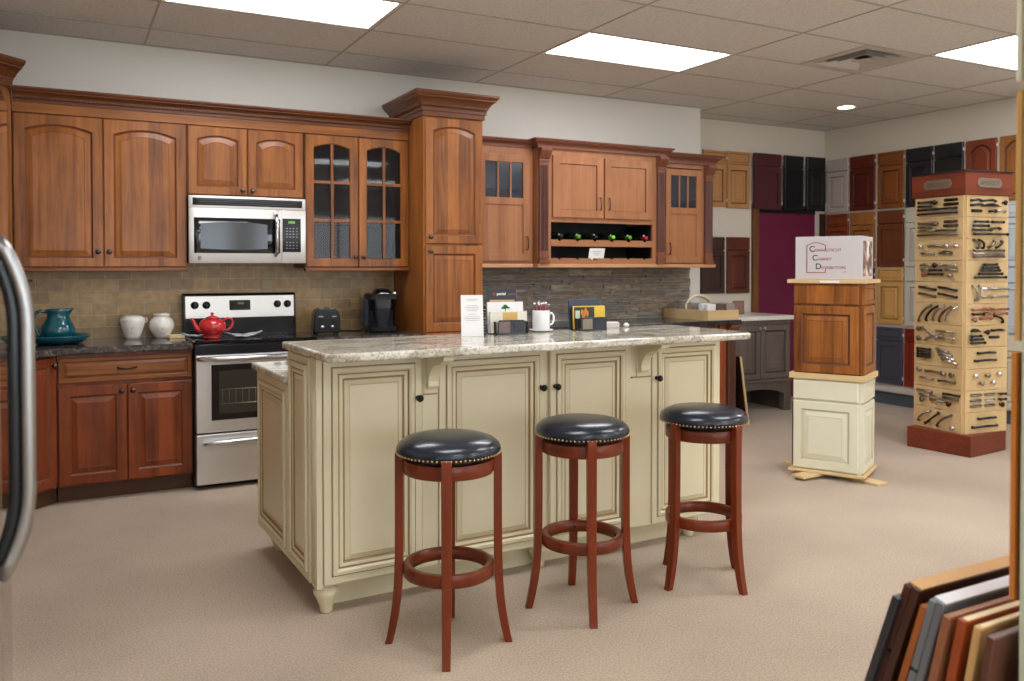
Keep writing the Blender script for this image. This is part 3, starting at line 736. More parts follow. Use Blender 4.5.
# teapot
M_tea=plain('red_teapot_glaze',(196,44,46),.15,coat=.5,noise=.08,nscale=6)
t=thing('teapot','red glazed teapot on the black cooktop','teapot',(.135,-.47,.923),R(8))
b=MB(); b.lathe([(.0001,0),(.050,0),(.052,.010),(.046,.018),(.070,.035),(.083,.062),(.084,.082),(.074,.108),(.052,.124),(.040,.128),(.0001,.128)],36); part('body',b,M_tea,t)
b=MB(); b.lathe([(.0001,.1285),(.042,.1285),(.040,.135),(.022,.143),(.008,.147),(.006,.150),(.011,.156),(.010,.164),(.0001,.167)],28); part('lid',b,M_tea,t)
b=MB(); b.tube([(-.070,0,.050),(-.092,0,.060),(-.105,0,.085),(-.118,0,.115),(-.130,0,.132)],[.022,.018,.014,.011,.009],12); part('spout',b,M_tea,t)
b=MB(); b.tube([(.070,0,.110),(.095,0,.128),(.120,0,.122),(.132,0,.098),(.122,0,.070),(.100,0,.052),(.078,0,.045)],.0075,10,sx=1.25); part('handle',b,M_tea,t)
# leaf dishes
def leaf(name,label,loc,rz,ln,wd,mat,tilt=0):
    b=MB(); n=18; vs=[]
    for i in range(n+1):
        u=i/n; x=(u-.5)*ln; hw=wd/2*math.sin(PI*u**.9)**.8+.001; zz=.022*(2*u-1)**2+.002*math.sin(u*20)
        for j in range(7):
            v=j/3-1; vs.append((x,hw*v,zz+.010*v*v+.0005))
    fs=[(i*7+j,(i+1)*7+j,(i+1)*7+j+1,i*7+j+1) for i in range(n) for j in range(6)]
    b.add(vs,fs,0,True); o=part(name,b,mat,None,loc,(0,0,rz),weld=False)
    so=o.modifiers.new('thick','SOLIDIFY'); so.thickness=.003; so.offset=1
    return tag(o,label,'dish')
M_silv=plain('silver_dish',(214,217,224),.3,metal=.3)
leaf('leaf_dish','long silver leaf-shaped dish on the cooktop right of the teapot',(.345,-.37,.9235),R(4),.25,.09,M_silv)
leaf('leaf_dish','silver leaf dish lying on the front of the cooktop below the longer one',(.325,-.49,.9235),R(6),.19,.07,M_silv)
leaf('leaf_dish','silver leaf dish half hidden behind the red teapot',(.06,-.34,.9235),R(-10),.20,.08,M_silv)

# toaster
t=thing('toaster','black four-slice toaster with chrome controls on the right granite counter','toaster',(.92,-.29,ZC),R(-10))
b=MB(); pf=[(-.085,.012),(.085,.012),(.09,.03),(.088,.12),(.078,.158),(.055,.178),(-.055,.178),(-.078,.158),(-.088,.12),(-.09,.03)]
b.prism([(x,z) for x,z in pf],-.115,.115,'y',sm=False); part('body',b,M_black,t,bevel=.008,seg=3)
b=MB()
for x in (-.035,.035):
    b.box(x-.015,x+.015,-.085,.095,.1785,.1800)
part('bread_slot',b,M_steel2,t)
for x in (-.045,.045):
    b=MB(); b.box(x-.006,x+.006,-.1165,-.1155,.06,.145); part('lever_slot',b,M_blackgl,t)
    b=MB(); b.box(x-.018,x+.018,-.135,-.117,.118,.130); part('lever',b,M_steel2,t,bevel=.003)
    b=MB(); b.lathe([(.013,0),(.012,.012),(.0001,.013)],18,0,Matrix.Translation((x*.75,-.1155,.052))@Matrix.Rotation(PI/2,4,'X')); part('dial',b,M_steel2,t)
b=MB()
for x in (-.07,.07):
    for y in (-.09,.09): b.lathe([(.008,0),(.008,.012)],12,0,Matrix.Translation((x,y,0)))
part('feet',b,M_blackm,t)
# coffee maker
t=thing('coffee_maker','tall black pod coffee maker with chrome lid trim beside the pantry','coffee maker',(1.335,-.27,ZC),R(-10))
b=MB()
def rrect(hx,hy,r_,n=5):
    P=[]
    for cx,cy,a0 in ((hx-r_,hy-r_,0),(-hx+r_,hy-r_,PI/2),(-hx+r_,-hy+r_,PI),(hx-r_,-hy+r_,3*PI/2)):
        for i in range(n+1):
            a=a0+PI/2*i/n; P.append((cx+r_*math.cos(a),cy+r_*math.sin(a)))
    return P
def tower_(mb,levels,mi=0,sm=True,mat=None):
    L=[[(x,y+dy,z) for x,y in rrect(hx,hy,r_)] for hx,hy,r_,z,dy in levels]
    mb.add(L[0],[list(range(len(L[0])))[::-1]],mi,False,mat); mb.loops(L,[mi]*(len(L)-1),mi,mat)
    for i in range(len(mb.sm)): pass
    return mb
tower_(b,[(.098,.14,.03,.0,0),(.105,.148,.035,.01,0),(.108,.15,.035,.03,0),(.108,.15,.035,.04,0)]); part('drip_tray',b,M_black,t)
b=MB(); tower_(b,[(.104,.075,.03,.0405,.07),(.106,.08,.03,.15,.065),(.108,.10,.03,.235,.045)]); part('body',b,M_black,t)
b=MB(); tower_(b,[(.040,.052,.02,.0405,-.04),(.062,.062,.02,.17,-.035),(.066,.064,.02,.235,-.03)]); part('brew_chamber',b,plain('dark_grey_plastic',(40,44,50),.2),t)
b=MB(); tower_(b,[(.108,.145,.045,.2355,0),(.108,.145,.045,.262,0),(.098,.13,.045,.272,0)]); part('head',b,M_blackm,t)
b=MB(); tower_(b,[(.052,.10,.045,.2725,-.015),(.056,.105,.045,.290,-.015),(.045,.09,.04,.304,-.01),(.02,.05,.02,.31,0)]); part('lid',b,M_black,t)
b=MB(); b.tube([(-.052,-.125,.268),(-.03,-.140,.276),(.0,-.146,.279),(.03,-.140,.276),(.052,-.125,.268)],.006,8); part('lid_handle',b,M_chrome,t)
b=MB(); tower_(b,[(.020,.055,.015,.2725,-.03),(.020,.055,.015,.284,-.03)],mat=Matrix.Translation((.080,0,0))); part('button_panel',b,M_chrome,t)
b=MB(); tower_(b,[(.022,.11,.018,.045,.03),(.022,.11,.018,.24,.03)],mat=Matrix.Translation((-.118,0,0))); part('water_tank',b,plain('smoked_tank',(46,56,70),.08,alpha=.75),t)
# cord
b=MB(); b.tube([(1.235,-.16,.922),(1.18,-.20,.9185),(1.12,-.16,.9185),(1.08,-.10,.9185),(1.05,-.05,.9185),(1.03,-.02,.925)],.0035,8); tag(part('power_cord',b,M_blackm),'thin black power cord on the granite between toaster and coffee maker','cord')
# outlet on the tile
t=thing('electrical_outlet','tan outlet cover on the tile right above the range','outlet',(.572,-.0105,1.225))
M_plate=plain('almond_plate',(176,164,130),.5)
b=MB(); b.box(-.036,.036,-.005,0,-.058,.058); part('cover_plate',b,M_plate,t,bevel=.002)
b=MB(); b.box(-.016,.016,-.0065,-.005,-.036,-.008); b.box(-.016,.016,-.0065,-.005,.008,.036); part('sockets',b,M_plate,t)
# spice rack in the corner
t=thing('spice_rack','black counter rack of pale jars half hidden by the refrigerator handle','rack',(-.985,-.38,ZC),R(0))
b=MB()
for x in (-.055,.055): b.box(x-.006,x+.006,-.04,.04,0,.40)
for k in range(5): b.box(-.05,.05,-.04,.04,.004+k*.085,.012+k*.085)
b.box(-.05,.05,.035,.042,0,.40)
b.tube([(.061,0,.385),(.12,0,.385)],.008,10)
part('rack_frame',b,M_blackm,t)
for k,c in enumerate(((214,196,150),(196,176,128),(206,178,140),(208,206,190))):
    b=MB(); b.lathe([(.0001,0),(.024,0),(.026,.004),(.026,.050),(.022,.056),(.022,.066),(.0001,.067)],18,0,Matrix.Translation((.018,-.008,.0125+k*.085))); part('jar',b,plain('jar_fill%d'%k,c,.3,noise=.2,nscale=60),t)
    b=MB(); b.lathe([(.0001,0),(.024,0),(.026,.004),(.026,.050),(.022,.056),(.022,.066),(.0001,.067)],18,0,Matrix.Translation((-.03,-.008,.0125+k*.085))); part('jar',b,plain('jar_fill%d'%k,c,.3),t)
t=thing('salt_shaker','tiny white shaker on the worktop just right of the refrigerator handle','shaker',(-.865,-.52,ZC))
b=MB(); b.lathe([(.0001,0),(.013,0),(.015,.01),(.010,.03),(.0001,.034)],16); part('body',b,M_white,t)

# ================================================================== HUTCH WALL
HM=[hutchw(),plain('hutch_line',(96,54,34),.5)]
m,nt,b=new('ledger_stone'); N=nt.nodes; L=nt.links
ge=N.new('ShaderNodeNewGeometry'); cr=N.new('ShaderNodeValToRGB'); e=cr.color_ramp.elements
e[0].position=0; e[0].color=lin((124,118,110)); e[1].position=1; e[1].color=lin((192,178,156))
for p_,c in ((.25,(152,142,128)),(.45,(126,127,130)),(.65,(166,148,124)),(.85,(144,134,122))):
    q=e.new(p_); q.color=lin(c)
L.new(ge.outputs['Random Per Island'],cr.inputs[0])
tc=N.new('ShaderNodeTexCoord'); mp=N.new('ShaderNodeMapping'); mp.inputs['Scale'].default_value=(1,1,5); L.new(tc.outputs['Object'],mp.inputs['Vector'])
nn=N.new('ShaderNodeTexNoise'); nn.inputs['Scale'].default_value=16; nn.inputs['Detail'].default_value=6; L.new(mp.outputs[0],nn.inputs['Vector'])
c2=N.new('ShaderNodeValToRGB'); c2.color_ramp.elements[0].color=(.55,.55,.55,1); c2.color_ramp.elements[1].color=(1.25,1.22,1.18,1); c2.color_ramp.elements[0].position=.3; c2.color_ramp.elements[1].position=.7
L.new(nn.outputs['Fac'],c2.inputs[0]); mx=N.new('ShaderNodeMix'); mx.data_type='RGBA'; mx.blend_type='MULTIPLY'; mx.inputs[0].default_value=1
L.new(cr.outputs[0],mx.inputs[6]); L.new(c2.outputs[0],mx.inputs[7]); L.new(mx.outputs[2],b.inputs['Base Color']); b.inputs['Roughness'].default_value=.75
bp=N.new('ShaderNodeBump'); bp.inputs['Strength'].default_value=.5; bp.inputs['Distance'].default_value=.006; L.new(nn.outputs['Fac'],bp.inputs['Height']); L.new(bp.outputs['Normal'],b.inputs['Normal'])
M_ledge=m
g=MB(); rn=random.Random(3); z=.932
while z<1.398:
    hh=rn.choice((.018,.022,.026,.034)); hh=min(hh,1.40-z)
    x=1.995
    while x<4.41:
        ln=rn.uniform(.08,.34); x2=min(4.41,x+ln); d=rn.uniform(.010,.026)
        g.box(x+.0006,x2-.0006,-d,-.0005,z+.0006,z+hh-.0006); x=x2
    z+=hh
o=struct('trim_5',g,M_ledge,weld=False); o['label']='stacked ledger stone backsplash under the hutch cabinets'

def fluted(t,x,w_,y,z0,z1,proj=.022,name='pilaster'):
    """fluted pilaster with cap and base blocks; y is the plane it stands on"""
    f=MB(); n=4; fw=(w_-.024)/n; prof=[(x,y),(x,y-proj),(x+.012,y-proj)]
    for i in range(n):
        a=x+.012+fw*i
        for k in range(1,6):
            u=k/6; prof.append((a+fw*u,y-proj+.007*math.sin(PI*u)))
        prof.append((a+fw,y-proj))
    prof+= [(x+w_,y-proj),(x+w_,y)]
    zb=z0+.10; zt=z1-.13
    f.prism(prof[::-1],zb,zt,'z',1)
    f.box(x,x+w_,y-proj,y,z0,zb); f.box(x,x+w_,y-proj,y,zt,z1)
    f.box(x-.006,x+w_+.006,y-proj-.008,y,z0,z0+.03); f.box(x-.004,x+w_+.004,y-proj-.006,y,z0+.045,z0+.058)
    f.box(x-.006,x+w_+.006,y-proj-.008,y,zt+.03,zt+.045)
    f.prism([(y,z1),(y-proj-.045,z1),(y-proj-.045,z1-.02),(y-proj-.03,z1-.045),(y-proj-.008,z1-.075),(y,z1-.09)],x-.006,x+w_+.006,'x')
    return part(name,f,[hutchd(),wood('flute_glaze',(74,44,38),(112,72,60),'z')],t,label='darker fluted pilaster')
M_seed=glassmat('seeded_glass',(60,66,76),.10,.6)
def lite_door(t,x,z,w_,h,y,pullx,pullz):
    """shaker door with three small leaded lites over one flat panel"""
    st=.055; th=.02; zm=h-.33
    mb=MB(); mb.box(0,st,-th,0,0,h); mb.box(w_-st,w_,-th,0,0,h); mb.box(st,w_-st,-th,0,h-st,h); mb.box(st,w_-st,-th,0,0,st); mb.box(st,w_-st,-th,0,zm-.055,zm)
    mb.box(st,w_-st,-.011,-.004,st,zm-.055)
    iw=w_-2*st
    for k in (1,2): mb.box(st+iw*k/3-.007,st+iw*k/3+.007,-th+.002,-.003,zm,h-st)
    d=part('door',mb,hutchw(),t,(x,y,z),bevel=.0015)
    for k in range(3):
        p=MB(); p.box(st+iw*k/3+.002,st+iw*(k+1)/3-.002,-.008,-.005,zm-.002,h-st+.002); part('glass_pane',p,M_seed,d)
    p=MB(); px=pullx-x; pz=pullz-z; p.tube([(px,-th,pz-.05),(px,-th-.026,pz-.046),(px,-th-.03,pz),(px,-th-.026,pz+.046),(px,-th,pz+.05)],.005,8); part('handle',p,M_bronze,d)
HB,HT=1.405,2.310
t=thing('hutch_upper_cabinet','left hutch wall cabinet with three small leaded panes above a flat panel, by the pantry','cabinet',(2.0,0,0)); w_=.565
b=MB(); b.box(0,.018,-.32,-.002,HB,HT); b.box(w_-.018,w_,-.32,-.002,HB,HT); b.box(.018,w_-.018,-.32,-.002,HB,HB+.018); b.box(.018,w_-.018,-.32,-.002,HT-.018,HT); b.box(.018,w_-.018,-.012,-.002,HB+.018,HT-.018); b.box(.018,w_-.018,-.30,-.012,1.99,2.005); b.box(0,.06,-.332,-.32,HB,HT); b.box(w_-.05,w_,-.332,-.32,HB,HT); b.box(.06,w_-.05,-.332,-.32,HT-.075,HT); b.box(.06,w_-.05,-.332,-.32,HB,HB+.02)
part('body',b,[hutchw()],t)
lite_door(t,.085,HB+.022,.44,HT-HB-.085,-.332,.50,HB+.16)
b=MB(); b.box(0,w_,-.345,-.002,HB-.03,HB-.0005); part('light_rail',b,wood('hutch_light_rail',(176,124,86),(212,164,120),'x'),t,bevel=.003)
b=MB(); b.sweep(crown_prof(.06,.055,HT+.001),[(0,-.334),(w_,-.334)]); part('crown_moulding',b,hutchd('x'),t)

t=thing('hutch_wine_cabinet','wide centre hutch cabinet with two flat-panel doors over an open two-tier wine rack','cabinet',(2.568,0,0)); w_=1.240; yd=-.40
b=MB(); x0,x1=.10,w_-.10
b.box(0,w_,yd,-.002,1.77,HT)                          # closed upper box
b.box(0,x0+.022,yd,-.002,HB,1.77); b.box(x1-.022,w_,yd,-.002,HB,1.77)
b.box(x0+.022,x1-.022,yd,-.002,HB,HB+.012); b.box(x0+.022,x1-.022,-.03,-.002,HB+.012,1.77,1); b.box(x0+.022,x1-.022,yd+.01,-.03,1.57,1.582,1); b.box(x1-.0235,x1-.0215,yd+.02,-.03,HB+.012,1.735,1); b.box(x0+.0215,x0+.0235,yd+.02,-.03,HB+.012,1.735,1)  # thin black side linings added to imitate shade inside the rack
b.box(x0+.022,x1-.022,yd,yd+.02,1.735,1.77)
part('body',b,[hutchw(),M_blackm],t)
def scallop(mb,xa,xb,z0,z1,y0,y1,n,rs):
    # rail whose top edge has round bottle rests
    cx=[xa+(xb-xa)*(k+.5)/n for k in range(n)]
    P=[(xa,z0),(xb,z0),(xb,z1)]
    for c in cx[::-1]:
        for i in range(9):
            a=PI*i/8; P.append((c+rs*math.cos(a),z1-rs*.8*math.sin(a)))
    P.append((xa,z1)); mb.prism(P,y0,y1,'y')
    return cx
b=MB(); wx=scallop(b,x0+.022,x1-.022,1.545,1.598,yd-.004,yd+.016,6,.017); part('bottle_rail',b,hutchw('x'),t)
b=MB(); scallop(b,x0+.022,x1-.022,HB+.002,HB+.045,yd-.004,yd+.016,6,.017); part('bottle_rail',b,hutchw('x'),t)
for i,xx in enumerate((.132,.622)):
    door_part(t,xx,1.772,.475,.488,yd,'shaker',HM,0,st=.062,pull=((xx+.475-.035) if i==0 else xx+.035,1.89,.10,True))
fluted(t,.008,.082,yd,HB,HT-.005); fluted(t,w_-.082,.074,yd,HB,HT-.005)
b=MB(); b.box(0,w_,yd-.015,-.002,HB-.03,HB-.0005); part('light_rail',b,wood('hutch_light_rail',(176,124,86),(212,164,120),'x'),t,bevel=.003)
b=MB(); b.sweep(crown_prof(.068,.055,HT+.001),[(-.002,-.30),(-.002,yd-.018),(w_+.002,yd-.018),(w_+.002,-.30)]); part('crown_moulding',b,hutchd('x'),t)
CX=2.568
cols=[(20,20,24),(96,180,40),(24,26,34),(110,200,40),(90,170,50),(196,36,66)]
words=['black','first green','dark blue-black','middle green','last green','red']
M_bot=plain('dark_green_bottle',(14,26,18),.06,coat=.6)
for k,xx in enumerate(wx):
    t=thing('wine_bottle','wine bottle with %s neck foil in the wine rack'%{0:'black',1:'green',2:'dark blue-black',3:'green',4:'green',5:'red'}[k]+{0:' at its left end',1:' second from the left',2:' third from the left',3:' fourth from the left',4:' next to the red-foiled one',5:' at its right end'}[k],'wine bottle',(CX+xx,yd+.02,1.622),0,'wine bottles in the rack')
    Mr=Matrix.Rotation(-PI/2,4,'X')
    b=MB(); b.lathe([(.0001,.30),(.034,.30),(.0375,.29),(.0375,.12),(.032,.09),(.016,.055),(.0148,.03),(.0148,-.0),(.0001,-.0)],24,0,Matrix.Translation((0,-.03,0))@Mr); part('glass_body',b,M_bot,t)
    b=MB(); b.lathe([(.0153,.055),(.0153,-.005),(.016,-.008),(.016,-.016),(.014,-.018),(.0001,-.018)],20,0,Matrix.Translation((0,-.03,0))@Mr); part('neck_foil',b,plain('foil%d'%k,cols[k],.35,metal=.3),t)
    b=MB(); b.box(-.004,.004,-.008,-.001,.012,.024); part('price_tag',b,M_white,t)
t=thing('info_card','small white card leaning in the empty lower tier of the wine rack','card',(CX+.545,yd-.006,HB+.045),R(4),rx=R(12))
b=MB(); b.box(-.078,.078,-.001,.0015,0,.082); part('card',b,M_white,t); b=MB()
for i in range(3): b.box(-.045+i*.01,.045-i*.01,-.0016,-.0010,.055-i*.014,.058-i*.014)
part('printed_lines',b,plain('grey_print',(150,150,150),.6),t)
b=MB(); b.sphere((-.045,-.004,-.006),.009); part('clip',b,M_white,t)

t=thing('hutch_upper_cabinet','right hutch wall cabinet with three dark panes and fluted pilasters at the wall end','cabinet',(3.811,0,0)); w_=.57; yd=-.345
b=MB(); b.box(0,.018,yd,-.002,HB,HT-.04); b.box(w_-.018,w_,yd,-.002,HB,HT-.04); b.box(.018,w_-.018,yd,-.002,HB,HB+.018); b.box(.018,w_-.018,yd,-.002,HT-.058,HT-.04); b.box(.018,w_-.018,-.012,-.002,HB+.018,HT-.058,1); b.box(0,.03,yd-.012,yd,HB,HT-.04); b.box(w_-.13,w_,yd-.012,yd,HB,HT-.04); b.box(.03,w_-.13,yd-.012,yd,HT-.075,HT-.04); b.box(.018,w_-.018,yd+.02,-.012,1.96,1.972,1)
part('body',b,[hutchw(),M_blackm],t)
lite_door(t,.035,HB+.012,.39,HT-HB-.10,yd-.012,.065,HB+.13)
fluted(t,w_-.10,.082,yd-.012,HB,HT-.045)
b=MB(); b.box(0,w_+.02,yd-.03,-.002,HB-.03,HB-.0005); part('light_rail',b,wood('hutch_light_rail',(176,124,86),(212,164,120),'x'),t,bevel=.003)
b=MB(); b.sweep(crown_prof(.085,.060,HT-.039),[(0,yd-.030),(w_+.004,yd-.030),(w_+.004,-.005)]); part('crown_moulding',b,hutchd('x'),t)

# lower hutch run
t=thing('hutch_base_cabinet','cherry hutch base cabinets with fluted end pilaster, mostly hidden behind the bar','cabinet',(2.0,0,0)); w_=2.42
M_hred=wood('hutch_base_cherry',(122,60,32),(168,94,54),'z')
b=MB(); b.box(0,w_,-.60,-.002,.10,.885); b.box(0,w_-.02,-.53,-.01,0,.10); part('body',b,M_hred,t)
for k in range(4): door_part(t,.02+k*.545,.12,.53,.745,-.60,'shaker',[M_hred,M_cgl],0,knob=(.02+k*.545+.06,.80),kmat=M_bknob)
for xx in (w_-.185,): 
    b=MB(); b.box(xx,xx+.07,-.615,-.60,.10,.885); part('stile',b,M_hred,t)
fluted(t,w_-.095,.085,-.602,.0,.883)
s_=MB(); slab(s_,[(1.991,-.655),(4.445,-.655),(4.445,-.028),(1.991,-.028)],.887,.925)
tag(part('granite_worktop',s_,M_grandk),'charcoal granite worktop under the hutch, carrying the pine sample tray','worktop')
# slab leaning at the end of the hutch base
t=thing('wood_panel','thin board, its face coloured dark for shadow, leaning against the right end of the hutch base','panel',(4.475,-.60,0),0)
b=MB(); b.add([(.0,0,.60),(.012,0,.60),(.105,0,0),(.093,0,0),(0,.45,.60),(.012,.45,.60),(.105,.45,0),(.093,.45,0)],[(0,1,2,3),(4,7,6,5),(0,4,5,1),(3,2,6,7),(0,3,7,4),(1,5,6,2)]); part('board',b,wood('leaning_board_shadow',(44,28,20),(70,46,30),'z'),t)  # face coloured dark to stand for the shadow beside the hutch base
b=MB(); b.add([(-.003,-.012,.6005),(.014,-.012,.6005),(.107,-.012,0),(.090,-.012,0),(-.003,-.001,.6005),(.014,-.001,.6005),(.107,-.001,0),(.090,-.001,0)],[(0,1,2,3),(4,7,6,5),(0,4,5,1),(3,2,6,7),(0,3,7,4),(1,5,6,2)]); part('edge_band',b,M_pinez,t)

# pine sample tray with grey wood blocks
t=thing('sample_tray','pine tray with bent handle holding sample chips on the charcoal granite worktop','tray',(4.10,-.62,.9255))
TW,TD,TH=.345,.60,.085
b=MB(); b.box(0,TW,0,TD,0,.008); b.box(0,TW,0,.012,.008,TH); b.box(0,TW,TD-.012,TD,.008,TH); b.box(0,.012,.012,TD-.012,.008,TH); b.box(TW-.012,TW,.012,TD-.012,.008,TH); part('tray_box',b,[M_pine],t)
b=MB(); b.tube([(.02,TD*.5,.04),(.02,TD*.5,.13),(.05,TD*.5,.17),(.12,TD*.5,.20),(.20,TD*.5,.195),(.27,TD*.5,.16),(.31,TD*.5,.10),(.322,TD*.5,.04)],.012,8,sx=1.6); part('handle',b,plain('bent_cream_handle',(222,208,172),.5),t)
rn=random.Random(5)
M_chip=[plain('chip_white',(228,228,232),.5),plain('chip_grey',(150,138,132),.5),plain('chip_tan',(176,150,128),.5),plain('chip_brown',(96,72,60),.5)]
k=0
for row,(yy,mats_) in enumerate(((.03,(0,3,1)),(.10,(0,1,1)),(.17,(1,0,2)),(.24,(1,2,1)),(.36,(1,0,1)),(.43,(1,1,0)),(.50,(2,1,0)))):
    for cix,mi in enumerate(mats_):
        o=thing('sample_chip','small %s sample chip standing on edge in the pine tray'%('white','grey-brown','tan','dark brown')[mi],'sample chip',(4.10+.022+cix*.106,-.62+yy,.9340),0,'%s sample chips in the pine tray'%('white','grey-brown','tan','dark brown')[mi])
        b=MB(); b.box(0,.094,0,.045,0,.122+rn.uniform(-.006,.012)); part('chip',b,M_chip[mi],o,bevel=.004)
t=thing('photo_frame','small picture in a wooden frame on the white counter by the alcove wall','picture frame',(5.0,-.02,.926),R(0))
b=MB(); b.box(-.07,.07,-.006,.006,.0,.13); part('frame',b,wood('frame_wood',(120,84,60),(150,110,80),'z'),t,bevel=.003)
b=MB(); b.box(-.055,.055,-.0075,-.006,.015,.115); part('picture',b,plain('picture_mottled',(150,110,100),.5,noise=.5,nscale=25),t)

# ================================================================== ALCOVE
M_gw=wood('weathered_grey_wood',(82,72,66),(116,104,98),'z',.45,.1,contrast=.8,coat=.05)
t=thing('vanity_cabinet','grey-brown two-door cabinet with arched open base in the alcove','cabinet',(4.70,-.20,0)); w_=.79
b=MB(); b.box(0,w_,.0,.575,.30,.875); b.box(0,w_,-.012,.0,.835,.875)
b.box(0,.05,-.012,.05,0,.30); b.box(w_-.085,w_,-.012,.05,0,.30); b.box(0,w_,.50,.575,0,.30); b.box(w_-.03,w_,.05,.50,0,.30)
P=[(.05,.30),(.05,.14)]
for i in range(13):
    u=i/12; P.append((.05+(w_-.135)*u,.16+.06*math.sin(PI*u)**.6))
P+=[(w_-.085,.14),(w_-.085,.30)]
b.prism(P,-.010,.01,'y'); part('body',b,M_gw,t)
b=MB(); b.box(-.005,w_+.006,-.03,-.012,.285,.315); part('base_rail',b,M_gw,t,bevel=.004)
GM=[M_gw,plain('grey_glaze',(58,50,46),.6)]
door_part(t,.005,.32,.375,.51,-.0125,'raised',GM,0,knob=(.355,.80),kmat=M_nickel)
door_part(t,.385,.32,.375,.51,-.0125,'raised',GM,0,knob=(.415,.80),kmat=M_nickel)
s_=MB(); slab(s_,[(4.60,-.235),(5.525,-.235),(5.525,.388),(4.60,.388)],.8755,.915,.005)
tag(part('white_worktop',s_,plain('white_quartz',(226,224,216),.25)),'white countertop on the grey-brown alcove cabinet','worktop')
# magenta door
M_mag=plain('magenta_door_paint',(106,14,58),.6,noise=.06,nscale=2)
b=MB(); b.box(5.640,6.448,YA-.03,YA-.001,0.005,2.03); o=struct('door_1',b,M_mag,bevel=.003); o['label']='dark magenta door leaf'
M_trimw=wood('oak_door_trim',(96,62,38),(132,88,54),'z')
b=MB(); b.box(5.562,5.640,YA-.035,YA-.001,0,2.03); o=struct('trim_6',b,M_trimw,bevel=.003); o['label']='brown side trim of the magenta door'
b=MB(); b.box(6.448,6.515,YA-.03,YA-.001,0,2.03); o=struct('trim_7',b,plain('pale_trim',(200,192,188),.6),bevel=.003); o['label']='pale side trim of the magenta door'
b=MB(); b.box(6.515,6.612,YA-.03,YA-.001,0,1.955); o=struct('trim_8',b,wood('dark_brown_trim',(52,36,26),(80,56,40),'z'),bevel=.003); o['label']='dark brown corner strip by the magenta door'

def W(n,a,b_): return wood(n,a,b_,'z',.38,.12,contrast=.8)
SM={'oak':(W('s_oak',(166,118,74),(200,152,102)),(120,78,40)),
 'honey':(W('s_honey',(142,88,42),(182,122,64)),(90,50,20)),
 'maroon':(plain('s_maroon',(78,26,36),.6),(50,16,22)),
 'black':(plain('s_black',(16,20,26),.35),(6,8,10)),
 'ink':(plain('s_ink',(22,18,34),.3),(8,6,16)),
 'darkbrown':(W('s_dkbrown',(50,32,28),(76,50,42)),(28,18,16)),
 'darkcherry':(W('s_dkcherry',(78,34,26),(110,52,38)),(44,18,14)),
 'offgrey':(plain('s_offgrey',(188,180,176),.5),(150,142,138)),
 'redbrown':(W('s_redbrown',(76,26,20),(112,44,32)),(44,14,10)),
 'spice':(W('s_spice',(118,64,26),(152,90,42)),(60,30,12)),
 'cherry':(W('s_cherry',(118,50,28),(150,72,42)),(66,26,14)),
 'walnut':(W('s_walnut',(96,50,28),(128,72,44)),(54,26,14)),
 'white':(plain('s_white',(206,204,192),.45),(160,156,144)),
 'bluewhite':(plain('s_bluewhite',(206,214,222),.45),(160,168,176)),
 'cream':(plain('s_cream',(222,214,190),.45),(170,156,124)),
 'maple':(W('s_maple',(198,150,84),(226,180,112)),(150,104,54)),
 'slate':(plain('s_slate',(78,78,92),.5,noise=.12,nscale=10),(50,50,60)),
 'red':(W('s_red',(124,38,26),(150,56,38)),(70,20,14))}
def sample(label,loc,rz,w_,h,key,style='raised',drawer=True,rise=0,clip=True,dstyle='drawer',group='sample doors hung on the walls'):
    t=thing('sample_door',label,'sample door',loc,rz,group)
    m,gc=SM[key]; mm=[m,plain('line_'+key,gc,.6)]
    b=MB(); b.box(.004,w_-.004,-.008,0,.004,h-.004); part('backing_board',b,m,t)
    dh=.135 if drawer else 0
    if drawer:
        st=dstyle
        rg=style_rings(st if st!='raised' else 'raised',.018,.035); mn=dh/2-.006; rg=[q for q in rg if q[0]<mn]
        part('drawer_front',ring_door(w_,dh-.005,rg),mm,t,(0,-.0085,h-dh+.005))
    rg=style_rings(style,.018,.05,rise); rg=[q for q in rg if q[0]<w_/2-.006]
    part('door_panel',ring_door(w_,h-dh-.004,rg),mm,t,(0,-.0085,0))
    if clip:
        b=MB()
        for zz in (h*.12,h*.88): b.box(w_+.002,w_+.016,-.024,-.002,zz-.014,zz+.014)
        part('hanging_clip',b,M_white,t)
    return t
yw=YA-.0005
al=[('oak',4.905,.303,1.985,.56,'raised',True,0,'oak sample door beside the hutch crown, partly hidden by it'),
 ('oak',5.218,.302,1.975,.575,'raised',True,0,'light oak sample door left of the maroon one, high in the alcove')]
for key,x,w_,z,h,st,dr_,rs,lb in al: sample(lb,(x,yw,z),0,w_,h,key,st,dr_,rs)
y2=YA-.037
sample('plain maroon sample door hung over the magenta door, high in the alcove',(5.548,y2,1.975),0,.375,.575,'maroon','shaker',True,dstyle='slab')
sample('black sample door over the magenta door, left one of the black pair',(5.970,y2,1.975),0,.272,.575,'black','shaker',True,dstyle='slab')
sample('black sample door over the magenta door, right one of the black pair near the corner',(6.298,y2,1.98),0,.272,.575,'black','raised',True,dstyle='slab')
b=MB(); b.box(5.641,6.447,YA-.036,YA-.0305,1.94,2.0); o=struct('trim_9',b,M_black); o['label']='black strip at the top of the magenta door'
sample('dark espresso sample door low on the alcove wall, half behind the hutch end',(4.884,yw,1.115),0,.302,.565,'darkbrown','shaker',True,dstyle='slab')
sample('dark cherry sample door low on the alcove wall beside the magenta door',(5.222,yw,1.113),0,.300,.57,'darkcherry','raised',True,dstyle='slab')
rw=XR-.0005
cols_y=[(.350,.285),(.042,.305),(-.300,.300),(-.624,.285),(-.932,.285),(-1.247,.285),(-1.564,.285),(-1.880,.285)]
rows={1:(1.965,.565),2:(1.383,.562),3:(.805,.565),4:(.205,.57)}
